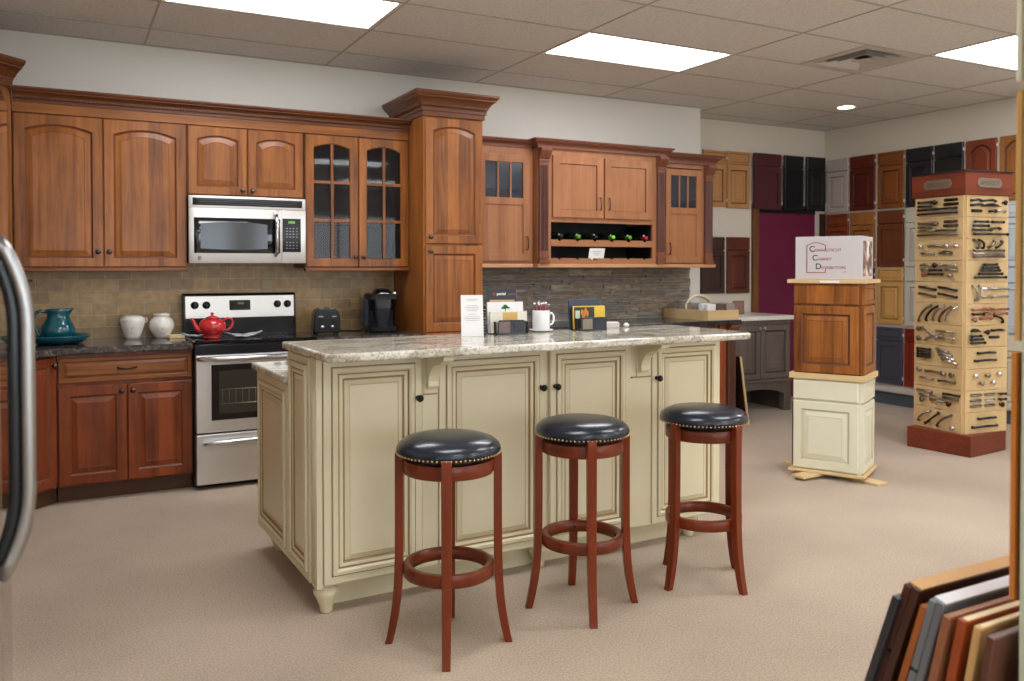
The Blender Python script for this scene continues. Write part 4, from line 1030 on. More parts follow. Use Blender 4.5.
wallspec=[
 (1,0,'offgrey','raised','slab','pale grey sample door in the top row next to the alcove corner'),
 (1,1,'redbrown','raised','slab','dark red-brown sample door in the top row of the right wall'),
 (1,2,'spice','raised','drawer','medium brown sample door with bold raised panel in the top row of the right wall'),
 (1,3,'ink','raised','slab','glossy black sample door left of the plain black one, above the hardware tower'),
 (1,4,'black','slab','slab','plain matt black sample door in the top row above the hardware tower'),
 (1,5,'cherry','arch',None,'cherry sample door with cathedral arch panel above the hardware tower'),
 (1,6,'honey','arch',None,'honey maple sample door with arch panel at the right end of the top row'),
 (2,0,'cherry','raised','drawer','cherry sample door in the second row at the corner behind the white carton'),
 (2,1,'honey','raised','slab','honey-coloured sample door in the second row behind the white carton'),
 (2,2,'walnut','shaker','slab','walnut flat-panel sample door in the second row under the bold raised one'),
 (2,3,'white','raised','slab','white sample door in the second row just left of the hardware tower'),
 (2,4,'white','raised','drawer','white sample door hidden behind the upper part of the hardware tower'),
 (2,5,'cream','raised','drawer','cream sample door hidden behind the hardware tower'),
 (2,6,'bluewhite','raised','drawer','bluish white sample door right of the hardware tower, second row'),
 (3,1,'darkbrown','raised','drawer','dark sample door peeking out right of the display stack'),
 (3,2,'maple','raised','drawer','light maple sample door in the third row of the right wall'),
 (3,3,'white','raised','slab','white sample door in the third row left of the hardware tower'),
 (3,6,'bluewhite','shaker','slab','bluish white sample door right of the hardware tower, third row'),
 (3,5,'white','raised','slab','white sample door behind the hardware tower, third row'),
 (4,2,'slate','shaker','drawer','slate grey sample door in the bottom row of the right wall'),
 (4,3,'red','shaker','drawer','red cherry sample door in the bottom row beside the slate grey one'),
 (4,6,'cream','raised','slab','cream sample door right of the hardware tower, bottom row')]
for r_,c,key,st,ds,lb in wallspec:
    y,w_=cols_y[c]; z,h=rows[r_]
    rs=0; dd=True
    if st=='arch': st='raised'; rs=.06; dd=False
    sample(lb,(rw,y,z),-PI/2,w_,h,key,st,dd,rs,dstyle=ds or 'slab')

# ================================================================== DISPLAY STACK
SR=R(-62.3); SX,SY=3.76-.455*math.cos(SR),-2.471-.455*math.sin(SR)
rot=Matrix.Rotation(SR,4,'Z')
def sp_(x,y,z):
    v=rot@Vector((x,y,0)); return (SX+v.x,SY+v.y,z)
SW,SD=.455,.38
# crossing base boards
for k,(a,lb,zz,x,y,l_) in enumerate([(R(-24),'pine board sticking out to the left under the cream display cabinet',0.0,SW/2,SD/2,.74),(R(66),'pine board sticking out to the front right under the cream display cabinet',.0165,SW/2,SD/2,.70)]):
    t=thing('pine_board',lb,'board',sp_(x,y,zz),SR+a)
    b=MB(); b.box(-l_/2,l_/2,-.05,.05,0,.016); part('board',b,M_pine,t,bevel=.002)
t=thing('pine_base_board','square pine board directly under the cream display cabinet','board',sp_(0,0,.033),SR); b=MB(); b.box(-.012,SW+.012,-.012,SD+.012,0,.018); part('board',b,M_pine,t,bevel=.002)
M_ivory=plain('ivory_paint',(226,224,200),.4,noise=.02); IV=[M_ivory,plain('ivory_line',(200,194,162),.5)]
def disp_cab(name,label,z0,z1,mats,dframe,dh=.125):
    t=thing(name,label,'cabinet',sp_(0,0,z0),SR); h=z1-z0
    b=MB(); b.box(0.018,SW-.018,0.018,SD-.018,0,h); part('body',b,dframe,t)
    # front
    rg=style_rings('slab',.018)
    part('drawer_front',ring_door(SW-.05,dh,[q for q in rg]),mats,t,(.018,.018,h-dh-.01))
    part('door',ring_door(SW-.05,h-dh-.03,style_rings('raised',.018,.055)),mats,t,(.018,.018,.008))
    # right-hand side (faces +x)
    d=MB(); ring_door(SD-.06,dh,style_rings('drawer',.018)[:6],mb=d); M_=Matrix.Translation((SW-.018,.03,h-dh-.01))@Matrix.Rotation(PI/2,4,'Z'); e_=MB(); e_.add(d.v,d.f,0,False,M_); e_.m=d.m; part('drawer_front',e_,mats,t)
    d=MB(); ring_door(SD-.06,h-dh-.03,style_rings('raised',.018,.05),mb=d); M_=Matrix.Translation((SW-.018,.03,.008))@Matrix.Rotation(PI/2,4,'Z'); e_=MB(); e_.add(d.v,d.f,0,False,M_); e_.m=d.m; part('side_door',e_,mats,t)
    return t
t=disp_cab('display_cabinet','cream painted display cabinet at the bottom of the freestanding stack',.0515,.647,IV,M_ivory)
d=MB(); ring_door(SD-.08,.42,style_rings('shaker',.018,.05),mb=d); M_=Matrix.Translation((.018,SD-.04,.01))@Matrix.Rotation(-PI/2,4,'Z'); e_=MB(); e_.add(d.v,d.f,0,False,M_); e_.m=d.m; part('side_door',e_,[SM['darkbrown'][0],M_blackm],t,label='dark brown sample door on the far side')
t=thing('pine_shelf_board','pine board between the cream and the cherry display cabinets','board',sp_(0,0,.6475),SR); b=MB(); b.box(-.008,SW+.012,-.008,SD+.012,0,.036); b.v=[(x,y,z) for x,y,z in b.v]; part('board',b,M_pine,t,bevel=.002)
SC=[cherry(),plain('stack_line',(92,44,18),.5)]
t=disp_cab('display_cabinet','cherry display cabinet stacked on the cream one under the white carton',.684,1.272,SC,cherry())
t=thing('pine_top_board','pine board on top of the cherry display cabinet','board',sp_(0,0,1.2725),SR); b=MB(); b.box(-.02,SW+.022,-.02,SD+.02,0,.026); part('board',b,M_pine,t,bevel=.002)
b=MB(); b.box(.19,.31,-.0215,-.0202,.004,.018); part('price_strip',b,M_white,t)
t=thing('carton','white carton printed with a red cabinet-maker logo on top of the display stack','box',sp_(.0+.022,0.02,1.299),SR); BH=.278; BW=.415; BD=.33
b=MB(); b.box(0,BW,0,BD,0,BH); part('box',b,plain('carton_white',(200,197,198),.6),t,bevel=.003)
M_rp=plain('logo_red',(150,48,62),.6); M_pk=plain('logo_pink',(212,160,164),.6); M_gp=plain('logo_dark',(70,44,54),.6)
b=MB()
def strip(mb,pts,wd,y0,y1,mi=0):
    for i in range(len(pts)-1):
        a=Vector(pts[i]); c=Vector(pts[i+1]); d=(c-a).normalized(); n_=Vector((-d.y,d.x))*wd/2; e2=d*wd*.4
        q=[a-e2+n_,a-e2-n_,c+e2-n_,c+e2+n_]; mb.prism([(p.x,p.y) for p in q],y0,y1,'y',mi)
def cpath(s,x0,z0,x1,z1):
    P=[(x1,z0+.030),(x1,z0),(x0,z0),(x0,z1-.018)]
    for i in range(9):
        u=i/8; P.append((x0+(x1-x0)*u,z1-.018+.018*math.sin(PI*u)))
    P.append((x1,z1-.045)); return P
strip(b,cpath(1,.074,.044,.192,.238),.0045,-.0018,-.0004,0); part('logo_frame',b,M_rp,t)
b=MB(); strip(b,cpath(1,.066,.032,.206,.252),.0014,-.0012,-.0004,0); part('logo_outline',b,M_pk,t)
RX=Matrix.Rotation(PI/2,4,'X')
for (s0,s1,x,z) in (('C','ONNECTICUT',.088,.180),('C','ABINET',.108,.122),('D','ISTRIBUTORS',.128,.066)):
    text('logo_initial',s0,.052,M_gp,t,Matrix.Translation((x,-.0008,z))@RX,label='dark serif-like initial %s'%s0,bold=.0006)
    text('logo_word',s1,.026,M_rp,t,Matrix.Translation((x+.036,-.0008,z))@RX)
text('logo_word','LLC',.012,M_rp,t,Matrix.Translation((.300,-.0008,.044))@RX)
b=MB(); b.box(BW,BW+.001,.03,BD-.03,.02,BH-.03); 
m,nt,bb=new('carton_photo'); N=nt.nodes; L=nt.links; tc=N.new('ShaderNodeTexCoord'); n_=N.new('ShaderNodeTexNoise'); n_.inputs['Scale'].default_value=14; n_.inputs['Detail'].default_value=3; L.new(tc.outputs['Object'],n_.inputs['Vector']); cr=N.new('ShaderNodeValToRGB'); e=cr.color_ramp.elements; e[0].position=.4; e[0].color=lin((90,80,78)); e[1].position=.62; e[1].color=lin((232,228,226)); q=e.new(.5); q.color=lin((158,120,96)); L.new(n_.outputs['Fac'],cr.inputs[0]); L.new(cr.outputs[0],bb.inputs['Base Color'])
part('printed_photo',b,m,t,label='blurry kitchen photo printed on the side')

# ================================================================== HARDWARE TOWER
TS=.48; TR=R(5); TB=R(-6)
t=thing('hardware_display_tower','tall square tower covered with cabinet pulls and knobs, cherry base and header','display tower',(5.285,-2.065,0),0)
M_tred=wood('tower_cherry',(98,40,22),(134,62,38),'x',.4)
M_birch=wood('tower_birch',(208,176,124),(226,198,150),'z',.45,.3,coat=.1)
b=MB(); b.box(-.245,.245,-.245,.245,0,.155); part('base',b,M_tred,t,rot=(0,0,TR),bevel=.004)
turn=Matrix.Translation((.047,.008,0))@Matrix.Rotation(TB,4,'Z')@Matrix.Translation((-.24,-.24,0))
def tw(o): o.matrix_local=turn; return o
i_=.020
b=MB(); b.box(i_,TS-i_,i_,TS-i_,.156,1.905); tw(part('core',b,M_birch,t))
b=MB(); b.box(0,TS,0,TS,1.906,2.075); hd=tw(part('header',b,M_tred,t,bevel=.003))
b=MB(); b.box(-.008,TS+.008,-.008,TS+.008,2.0755,2.084); tw(part('header_cap',b,M_blackm,t))
M_plaq=plain('plaque_metal',(150,140,124),.3,metal=.8); M_plt=plain('plaque_letters',(96,86,74),.5)
def facemat(face):
    # maps local (u right, v out, w up) of a face to tower space; face 0 = front (-y), face 1 = left (-x)
    return Matrix.Identity(4) if face==0 else Matrix.Translation((0,TS,0))@Matrix.Rotation(-PI/2,4,'Z')
for f_,nm in ((1,'plaque on the left face of the header'),(0,'plaque on the right face of the header')):
    F=facemat(f_)
    pr_=[(x,z) for x,z in rrect(.125,.035,.034,6)]
    b=MB(); b.prism([(x+.24,z+1.995) for x,z in pr_],-.006,-.0005,'y',0,F); pl=part('header_plaque',b,M_plaq,hd,bevel=.002)
    text('plaque_letters','AMEROCK',.042,M_plt,pl,F@Matrix.Translation((.24,-.0065,1.980))@RX,'CENTER')
PM={'k':M_bknob,'b':M_black,'n':M_nickel,'c':M_chrome,'z':M_bronze,'r':plain('brushed_copper',(170,116,94),.4,metal=.8),'a':plain('pewter_antique',(120,112,102),.35,metal=1)}
def pull(mb,kind,x,z,ln=.1,ang=0):
    T=Matrix.Translation((x,0,z))@Matrix.Rotation(ang,4,'Y')
    if kind=='bar':
        mb.tube([(-ln/2,-.028,0),(ln/2,-.028,0)],.0080,8,mat=T)
        for s in (-1,1): mb.tube([(s*ln*.38,0,0),(s*ln*.38,-.028,0)],.0065,6,mat=T); mb.sphere((s*ln/2,-.028,0),.012,mat=T,n=8)
    elif kind=='bow':
        mb.tube([(-ln/2,0,0),(-ln*.45,-.016,0),(-ln*.25,-.026,.004),(0,-.03,.006),(ln*.25,-.026,.004),(ln*.45,-.016,0),(ln/2,0,0)],[.011,.009,.008,.0095,.008,.009,.011],8,mat=T)
    elif kind=='knob':
        mb.lathe([(.009,0),(.008,.012),(.018,.020),(.020,.027),(.013,.034),(.0001,.035)],14,0,T@Matrix.Rotation(PI/2,4,'X'))
    elif kind=='cup':
        n=len(mb.v); vs=[]
        for i in range(9):
            a=PI*i/8
            for j in range(5):
                c=j/4*PI/2; vs.append((math.cos(a)*ln/2*math.cos(c)**.3 if j<4 else 0,-.026*math.sin(c)-.001,math.sin(a)*.020*math.cos(c*.8)))
        mb.add(vs,[(i*5+j,(i+1)*5+j,(i+1)*5+j+1,i*5+j+1) for i in range(8) for j in range(4)],0,True,T)
        mb.box(-ln/2,ln/2,-.026,0,-.006,.0,0,T)
    elif kind=='plate':
        mb.prism(rrect(ln/2,.011,.010,4),-.006,0,'y',0,T); mb.tube([(-ln*.4,-.006,0),(-ln*.3,-.022,0),(ln*.3,-.022,0),(ln*.4,-.006,0)],.005,8,mat=T)
# board layouts: (kind,x,z,len,angle,finish) in a .40 x .155 board, z from the board's lower edge
LF=[
 [('bar',.09,.125,.11,0,'b'),('knob',.175,.12,0,0,'b'),('plate',.30,.132,.12,0,'z'),('plate',.30,.100,.13,0,'z'),('bar',.09,.095,.11,0,'b'),('bar',.10,.068,.14,0,'b'),('bar',.28,.068,.17,0,'b'),('bar',.20,.036,.34,0,'b')],
 [('bar',.09,.125,.11,0,'a'),('knob',.18,.12,0,0,'a'),('plate',.30,.132,.12,0,'a'),('plate',.30,.100,.13,0,'a'),('bar',.09,.095,.11,0,'a'),('bar',.10,.068,.14,0,'n'),('bar',.28,.068,.17,0,'a'),('bar',.20,.036,.34,0,'a')],
 [('knob',.045,.11,0,0,'c'),('bow',.17,.11,.13,0,'n'),('knob',.28,.11,0,0,'c'),('cup',.35,.105,.05,0,'c'),('bow',.10,.055,.11,0,'n'),('cup',.26,.055,.12,0,'a')],
 [('bow',.09,.125,.10,0,'n'),('knob',.18,.125,0,0,'b'),('bar',.30,.125,.12,0,'n'),('bow',.09,.09,.09,0,'n'),('bar',.19,.09,.10,0,'b'),('bow',.31,.09,.09,0,'n'),('knob',.08,.055,0,0,'r'),('bar',.19,.058,.12,0,'b'),('knob',.31,.05,0,0,'n')],
 [('bow',.10,.11,.15,R(8),'z'),('bow',.28,.11,.16,R(8),'b'),('bow',.10,.06,.15,R(8),'a'),('bow',.28,.06,.16,R(8),'b')],
 [('bow',.08,.08,.17,R(-48),'a'),('bow',.14,.08,.15,R(-48),'z'),('bow',.20,.085,.15,R(-48),'n'),('bow',.26,.08,.15,R(-48),'a'),('bow',.32,.085,.15,R(-48),'c')],
 [('knob',.035,.12,0,0,'a'),('bow',.12,.10,.14,R(25),'n'),('bar',.28,.11,.15,0,'n'),('knob',.035,.045,0,0,'a'),('bow',.16,.055,.16,R(-15),'n'),('bar',.28,.06,.15,0,'n')],
 [('bar',.09,.125,.11,0,'z'),('bar',.09,.105,.11,0,'b'),('bar',.09,.085,.11,0,'z'),('bar',.09,.065,.11,0,'b'),('bow',.24,.125,.10,R(10),'n'),('bow',.26,.10,.12,R(10),'n'),('bow',.28,.075,.13,R(10),'c'),('bow',.30,.05,.14,R(10),'c')],
 [('knob',.04,.125,0,0,'n'),('bow',.16,.115,.14,0,'a'),('knob',.26,.11,0,0,'n'),('knob',.33,.11,0,0,'a'),('bow',.10,.06,.11,0,'n'),('bow',.28,.055,.14,0,'a')],
 [('bow',.08,.12,.13,0,'n'),('bow',.09,.09,.10,0,'n'),('knob',.07,.055,0,0,'a'),('bow',.19,.095,.11,0,'n'),('bow',.20,.06,.13,0,'n'),('bow',.32,.12,.14,0,'z'),('bow',.32,.09,.11,0,'a'),('knob',.31,.05,0,0,'z')],
 [('bow',.08,.09,.14,R(-38),'n'),('bar',.17,.085,.15,R(-38),'z'),('bow',.26,.08,.16,R(-38),'a'),('knob',.34,.04,0,0,'c')]]
RF=[
 [('bow',.06,.12,.10,0,'b'),('bow',.19,.12,.14,0,'b'),('knob',.34,.11,0,0,'b'),('bow',.07,.085,.12,0,'b'),('cup',.22,.085,.14,0,'b'),('plate',.07,.045,.11,0,'b'),('bow',.23,.045,.06,0,'b'),('bow',.31,.045,.10,0,'n')],
 [('bar',.09,.125,.12,0,'b'),('bar',.26,.125,.11,0,'z'),('bar',.09,.095,.14,0,'b'),('bow',.26,.075,.10,0,'b'),('bar',.10,.065,.18,0,'b'),('bar',.19,.035,.34,0,'b')],
 [('bow',.06,.12,.07,R(60),'a'),('bow',.11,.12,.07,R(60),'b'),('bow',.22,.12,.07,R(-40),'a'),('bow',.30,.12,.07,R(-40),'b'),('bar',.17,.075,.30,0,'a'),('bar',.17,.05,.30,0,'n'),('bar',.17,.03,.30,0,'a')],
 [('bar',.19,.13,.12,0,'b'),('bar',.19,.108,.15,0,'b'),('bar',.19,.086,.18,0,'b'),('bar',.19,.062,.23,0,'b'),('bar',.19,.036,.31,0,'b')],
 [('bow',.05,.08,.11,R(75),'n'),('bow',.09,.08,.11,R(100),'n'),('bow',.17,.11,.10,0,'c'),('bar',.29,.11,.16,0,'n'),('bow',.17,.05,.09,0,'n'),('bar',.29,.055,.15,0,'n')],
 [('bar',.09,.12,.15,0,'r'),('bow',.19,.12,.08,0,'r'),('bar',.30,.12,.14,0,'r'),('bar',.07,.085,.10,0,'z'),('cup',.18,.08,.09,0,'r'),('bar',.30,.085,.12,0,'r'),('knob',.04,.045,0,0,'r'),('bow',.17,.05,.11,0,'r'),('bow',.30,.045,.10,R(30),'z')],
 [('cup',.06,.12,.08,0,'b'),('knob',.17,.11,0,0,'b'),('bow',.29,.12,.12,0,'z'),('bar',.05,.085,.09,0,'b'),('bar',.06,.06,.11,0,'b'),('plate',.26,.07,.11,0,'b'),('bar',.07,.035,.13,0,'b')],
 [('bow',.18,.115,.18,0,'b'),('bow',.17,.06,.22,0,'b')],
 [('knob',.06,.11,0,0,'c'),('knob',.18,.11,0,0,'n'),('knob',.30,.115,0,0,'c'),('knob',.12,.055,0,0,'n'),('knob',.24,.055,0,0,'c')],
 [('plate',.08,.125,.12,0,'n'),('plate',.08,.085,.12,0,'n'),('plate',.08,.045,.12,0,'n'),('plate',.22,.125,.11,0,'n'),('plate',.22,.085,.11,0,'c'),('plate',.22,.045,.11,0,'n'),('bar',.33,.125,.05,0,'b'),('bar',.33,.085,.05,0,'b'),('knob',.33,.045,0,0,'z')],
 [('bow',.19,.11,.18,0,'b'),('bow',.17,.05,.26,0,'b')]]
sh=.159; ztop=1.902
for f_,rowsf in ((1,LF),(0,RF)):
    F=facemat(f_)
    for k,row in enumerate(rowsf):
        z0=ztop-(k+1)*sh
        b=MB(); b.box(i_+.006,TS-i_-.006,i_-.010,i_-.0005,z0+.002,z0+sh-.002,0,F)
        bd=tw(part('sample_board',b,M_birch,t,bevel=.0015))
        for q in row:
            pb=MB(); pull(pb,q[0],0,0,q[3],q[4])
            nm={'bar':'bar_pull','bow':'bow_pull','knob':'knob','cup':'cup_pull','plate':'plate_pull'}[q[0]]
            o=part(nm,pb,PM[q[5]],bd); o.matrix_local=F@Matrix.Translation((i_+.030+q[1],i_-.0105,z0+q[2]))

# ================================================================== BAR
IX0,IX1,IY=.175,2.275,-2.858
bar_first=len(bpy.data.objects); bar_before=set(bpy.data.objects.keys())
AM=[M_cream,M_cglaze]
t=thing('kitchen_island','cream glazed two-level kitchen island with raised panels and turned feet','island',(0,0,0))
b=MB(); b.box(IX0,IX1,IY,-2.47,.115,1.022); b.box(IX0,IX1,-2.47,-1.90,.115,.874); part('body',b,M_cream,t)
b=MB(); b.box(IX0+.09,IX1-.09,-2.755,-1.97,0,.1145); part('plinth',b,M_cream,t)
def island_door(x0,x1,kx,z0=.125,z1=1.015):
    h=z1-z0; o=part('door',ring_door(x1-x0,h,style_rings('antique',.020)),AM,t,(x0,IY-.0005,z0))
    if kx:
        kb=MB(); kb.lathe([(.010,0),(.006,.006),(.006,.016),(.014,.022),(.0155,.030),(.011,.037),(.0001,.039)],18,0,Matrix.Translation((kx-x0,-.0205,.838-z0))@Matrix.Rotation(PI/2,4,'X')); part('knob',kb,M_bknob,o)
island_door(.192,.610,.590); island_door(.687,1.213,1.188); island_door(1.238,1.690,1.262); island_door(1.822,2.262,1.848)
# fillers with corbels
def corbel(x0,x1,nm='corbel'):
    f=MB(); f.box(x0,x1,IY-.014,IY,.125,1.015); f.box(x0+.004,x1-.004,IY-.020,IY-.014,.845,.852,1); part('filler_panel',f,AM,t)
    c=MB(); P=[(IY-.014,1.0205),(IY-.20,1.0205),(IY-.20,1.004),(IY-.185,1.0),(IY-.165,.985),(IY-.135,.982),(IY-.10,.972),(IY-.075,.955),(IY-.058,.93),(IY-.050,.905),(IY-.052,.885),(IY-.040,.872),(IY-.028,.874),(IY-.014,.885)]
    xm=(x0+x1)/2; c.prism(P,xm-.024,xm+.024,'x'); c.box(xm-.030,xm+.030,IY-.0145-.006,IY-.0145,.85,1.0205)
    part(nm,c,AM,t,bevel=.003)
corbel(.613,.684); corbel(1.693,1.819)
# corner post: reeded
c=MB(); c.box(IX0-.010,.188,IY-.014,IY+.055,.112,1.022)
for k in range(3): c.tube([(IX0-.010,IY+.002+k*.017,.13),(IX0-.010,IY+.002+k*.017,1.005)],.0045,8)
part('corner_post',c,AM,t,label='reeded corner post')
# side panels (face -x)
def side_panel(y0,y1,z0,z1):
    d=MB(); w_=y1-y0; st_=style_rings('antique',.018); st_=[q for q in st_ if q[0]<w_/2-.006]
    ring_door(w_,z1-z0,st_,mb=d); e_=MB(); e_.add(d.v,d.f,0,False,Matrix.Translation((IX0-.0005,y1,z0))@Matrix.Rotation(-PI/2,4,'Z')); e_.m=d.m
    part('side_panel',e_,AM,t)
side_panel(IY+.058,-2.475,.118,1.018); side_panel(-2.465,-1.903,.118,.870)
side=[]
for (x,y) in ((.218,-2.815),(1.225,-2.80),(2.13,-2.79),(.24,-1.98),(2.17,-1.98)):
    f=MB(); f.lathe([(.0001,0),(.023,0),(.026,.006),(.026,.02),(.038,.055),(.049,.075),(.051,.088),(.040,.100),(.034,.103),(.034,.106),(.042,.112),(.042,.1148),(.0001,.1148)],28,0,Matrix.Translation((x,y,0))); part('turned_foot',f,M_cream,t)
# worktops
def ogee(mb,poly,z0,z1):
    slab(mb,poly,z0,z1,.009)
s_=MB(); ogee(s_,[(.143,-3.055),(.165,-3.085),(2.265,-3.085),(2.300,-3.05),(2.300,-2.44),(.143,-2.44)],1.023,1.057)
tag(part('granite_countertop',s_,M_granb),'long cream and grey veined granite bar top behind the three stools','worktop')
s_=MB(); ogee(s_,[(.140,-2.468),(2.295,-2.468),(2.295,-1.855),(.140,-1.855)],.875,.909)
tag(part('granite_countertop',s_,M_granb),'lower veined granite worktop at the left end of the island','worktop')

bar_mid=set(bpy.data.objects.keys())
# stools
def make_stool():
    t=thing('bar_stool','x','bar stool',(0,0,0),0,'bar stools at the island')
    b=MB(); b.lathe([(.0001,.698),(.174,.698),(.187,.703),(.192,.712),(.1915,.722),(.184,.737),(.167,.750),(.14,.760),(.10,.766),(.05,.768),(.0001,.7685)],56); part('seat_cushion',b,M_leather,t)
    b=MB()
    for k in range(72):
        a=2*PI*k/72; b.sphere((.190*math.cos(a),.190*math.sin(a),.7065),.0042,n=8)
    part('nail_trim',b,M_brass,t)
    b=MB(); b.lathe([(.0001,.684),(.15,.684),(.16,.690),(.16,.697),(.0001,.697)],40); part('swivel_plate',b,M_blackm,t)
    b=MB(); b.lathe([(.140,.632),(.163,.632),(.166,.636),(.166,.680),(.163,.683),(.140,.683),(.140,.632)],48); part('apron_ring',b,M_stool,t)
    b=MB(); b.lathe([(.142,.256),(.163,.256),(.166,.260),(.166,.297),(.163,.301),(.142,.301),(.142,.256)],48); part('foot_ring',b,M_stool,t)
    for k in range(4):
        a=PI/2*k; b=MB(); L_=[]
        def sec(r_,z,hw,ht,tl=0):
            return [(r_-ht,-hw,z-tl),(r_+ht,-hw,z+tl),(r_+ht,hw,z+tl),(r_-ht,hw,z-tl)]
        S=[(.221,0,.0145,.0135),(.2145,.02,.0148,.0140),(.206,.06,.0153,.0148),(.197,.11,.0160,.0152),(.189,.17,.0165,.0155),(.184,.24,.017,.0155),(.181,.32,.0175,.0155),(.180,.45,.018,.0155),(.180,.60,.0185,.0155),(.180,.690,.0185,.0155),(.179,.708,.0175,.0145),(.177,.715,.013,.010)]
        Ls=[sec(*q) for q in S]; b.add(Ls[0],[(0,3,2,1)]); b.loops(Ls,[0]*(len(Ls)-1),0)
        M_=Matrix.Rotation(a,4,'Z'); e_=MB(); e_.add(b.v,b.f,0,False,M_)
        part('leg',e_,M_stool,t,bevel=.003)
    b=MB()
    for k in range(4):
        a=PI/2*k; b.sphere((.135*math.cos(a)*1.03,.135*math.sin(a)*1.03,.278),.006,n=8)
    part('ring_screws',b,M_blackm,t)
    return t
st=make_stool(); st.location=(.540,-3.300,0); st.rotation_euler=(0,0,R(-116)); st['label']='bar stool with black leather seat, leftmost of the three, nearest the camera'
for (x,y,a,lb) in ((1.156,-3.243,R(-111),'middle one of the three bar stools, in front of the two central island knobs'),(1.785,-3.252,R(-82),'rightmost bar stool, by the right end of the granite bar top')):
    c=copy_tree(st); c.location=(x,y,0); c.rotation_euler=(0,0,a); c['label']=lb

bar_stools=set(bpy.data.objects.keys())
# ---- things on the bar top
ZB=1.0575
M_print=plain('grey_print',(150,150,150),.6)
t=thing('paper_notice','tall white printed notice standing on the bar top in front of the pantry','notice',(.985,-2.60,ZB),R(-16),rx=0)
b=MB(); b.prism([(-.006,0),(.004,0),(.022,.19),(.020,.19)],-.052,.052,'x'); b.v=[(x,y,z) for x,y,z in b.v]; part('sheet',b,M_white,t)
b=MB()
for z,wd in ((.170,.03),(.163,.022),(.140,.026),(.132,.034),(.124,.03),(.116,.024),(.100,.018),(.088,.036),(.080,.038),(.072,.03)):
    u=z/.19; y=-.006+.026*u-.0006; b.box(-wd,wd,y-.0004,y+.0002,z,z+.0016)
part('printed_lines',b,M_print,t)
def holder(label,loc,rz,w_):
    t=thing('brochure_holder',label,'brochure holder',loc,rz)
    b=MB(); b.box(-w_/2,w_/2,-.035,.05,0,.004); b.box(-w_/2,w_/2,.046,.05,.004,.11); b.box(-w_/2,-w_/2+.003,-.035,.046,.004,.06)
    b.box(w_/2-.003,w_/2,-.035,.046,.004,.06); part('rack',b,M_blackm,t); return t
def booklet(name,label,cat,loc,rz,w_,h,th,mat,tilt=R(-8),extra=None,grp=None):
    t=thing(name,label,cat,loc,rz,grp,rx=tilt)
    b=MB(); b.box(-w_/2,w_/2,-th/2,th/2,0,h); part('cover',b,mat,t,bevel=.0008)
    b=MB(); b.box(-w_/2+.002,w_/2+.0006,-th/2+.001,th/2-.001,.001,h-.002); part('pages',b,M_white,t)
    if extra: extra(t,w_,h,-th/2)
    return t
h1=R(-8)
holder('black wire brochure holder on the bar top left of the white mug',(1.205,-2.56,ZB),h1,.165)
M_bkc=plain('black_cover',(24,26,34),.35)
def ex1(t,w_,h,y):
    text('cover_title','pental',.019,M_white,t,Matrix.Translation((-.026,y-.0007,h-.032))@RX,bold=.0004); text('cover_title','quartz',.016,plain('quartz_red',(190,90,100),.5),t,Matrix.Translation((.032,y-.0007,h-.032))@RX)
    b=MB(); b.lathe([(.0001,0),(.008,0),(.008,.001),(.0001,.001)],18,0,Matrix.Translation((-.042,y-.0002,h-.026))@Matrix.Rotation(PI/2,4,'X')); part('cover_emblem',b,plain('emblem_red',(170,60,80),.5),t)
    b=MB(); b.box(-w_/2+.015,w_/2-.012,y-.0008,y,.01,h-.055); part('cover_picture',b,plain('tan_stone_picture',(196,160,120),.5,noise=.15,nscale=20),t)
booklet('brochure','black-covered stone brochure, tallest at the back of the left holder','brochure',(1.185,-2.528,ZB+.0045),h1,.155,.213,.006,M_bkc,R(-5),ex1)
def ex2(t,w_,h,y):
    b=MB()
    for x,z,r_ in ((-.006,0,.010),(.008,.002,.009),(0,.008,.010),(-.015,-.001,.006),(.018,-.001,.006)): b.lathe([(.0001,0),(r_,0),(r_,.0012),(.0001,.0012)],14,0,Matrix.Translation((x,y-.0001,h-.028+z))@Matrix.Rotation(PI/2,4,'X')@Matrix.Scale(.7,4,(0,1,0)))
    b.box(-.002,.002,y-.0012,y,h-.046,h-.028); part('tree_emblem',b,plain('tree_green',(30,110,60),.5),t,label='green tree emblem')
booklet('brochure','white leaflet with a green tree emblem in the left holder','brochure',(1.195,-2.542,ZB+.0045),h1,.185,.148,.004,M_white,R(-5),ex2)
def ex3(t,w_,h,y):
    b=MB(); b.box(-.03,.045,y-.0008,y,.055,h-.004); part('cover_picture',b,plain('kitchen_picture',(216,176,96),.5,noise=.3,nscale=40),t)
booklet('brochure','cream spiral-bound booklet with a yellow picture at the front of the left holder','brochure',(1.20,-2.562,ZB+.0045),h1,.190,.102,.008,plain('cream_cover',(228,224,206),.5),R(-4),ex3)
b=MB(); 
t=thing('spiral_notebook','dark-edged spiral notebook standing at the left side of the brochure holder','notebook',(1.085,-2.53,ZB),h1+R(70))
b.box(-.05,.05,-.006,.006,0,.135); part('cover',b,M_blackm,t); b=MB()
for k in range(9): b.tube([(-.052,-.008,.012+k*.0135),(-.058,0,.012+k*.0135),(-.052,.008,.012+k*.0135)],.0014,6)
part('wire_spiral',b,M_steel2,t)
def cardholder(label,loc,rz,ccol):
    t=thing('business_card_holder',label,'card holder',loc,rz)
    b=MB(); P=[(x,z+.034) for x,z in rrect(.072,.034,.014,4)]; b.prism(P,-.004,0,'y'); b.box(-.07,.07,0,.03,0,.004); b.box(-.004,.004,-.006,.004,.004,.066); part('tray',b,M_black,t,bevel=.001)
    b=MB(); b.box(-.064,-.008,-.0055,-.0042,.008,.060); part('card_stack',b,plain('card_'+ccol[0],ccol[1],.5,noise=.35,nscale=60),t)
    b=MB(); b.box(.008,.064,-.0055,-.0042,.008,.060); part('card_stack',b,plain('dark_cards',(34,38,48),.4,noise=.3,nscale=50),t); return t
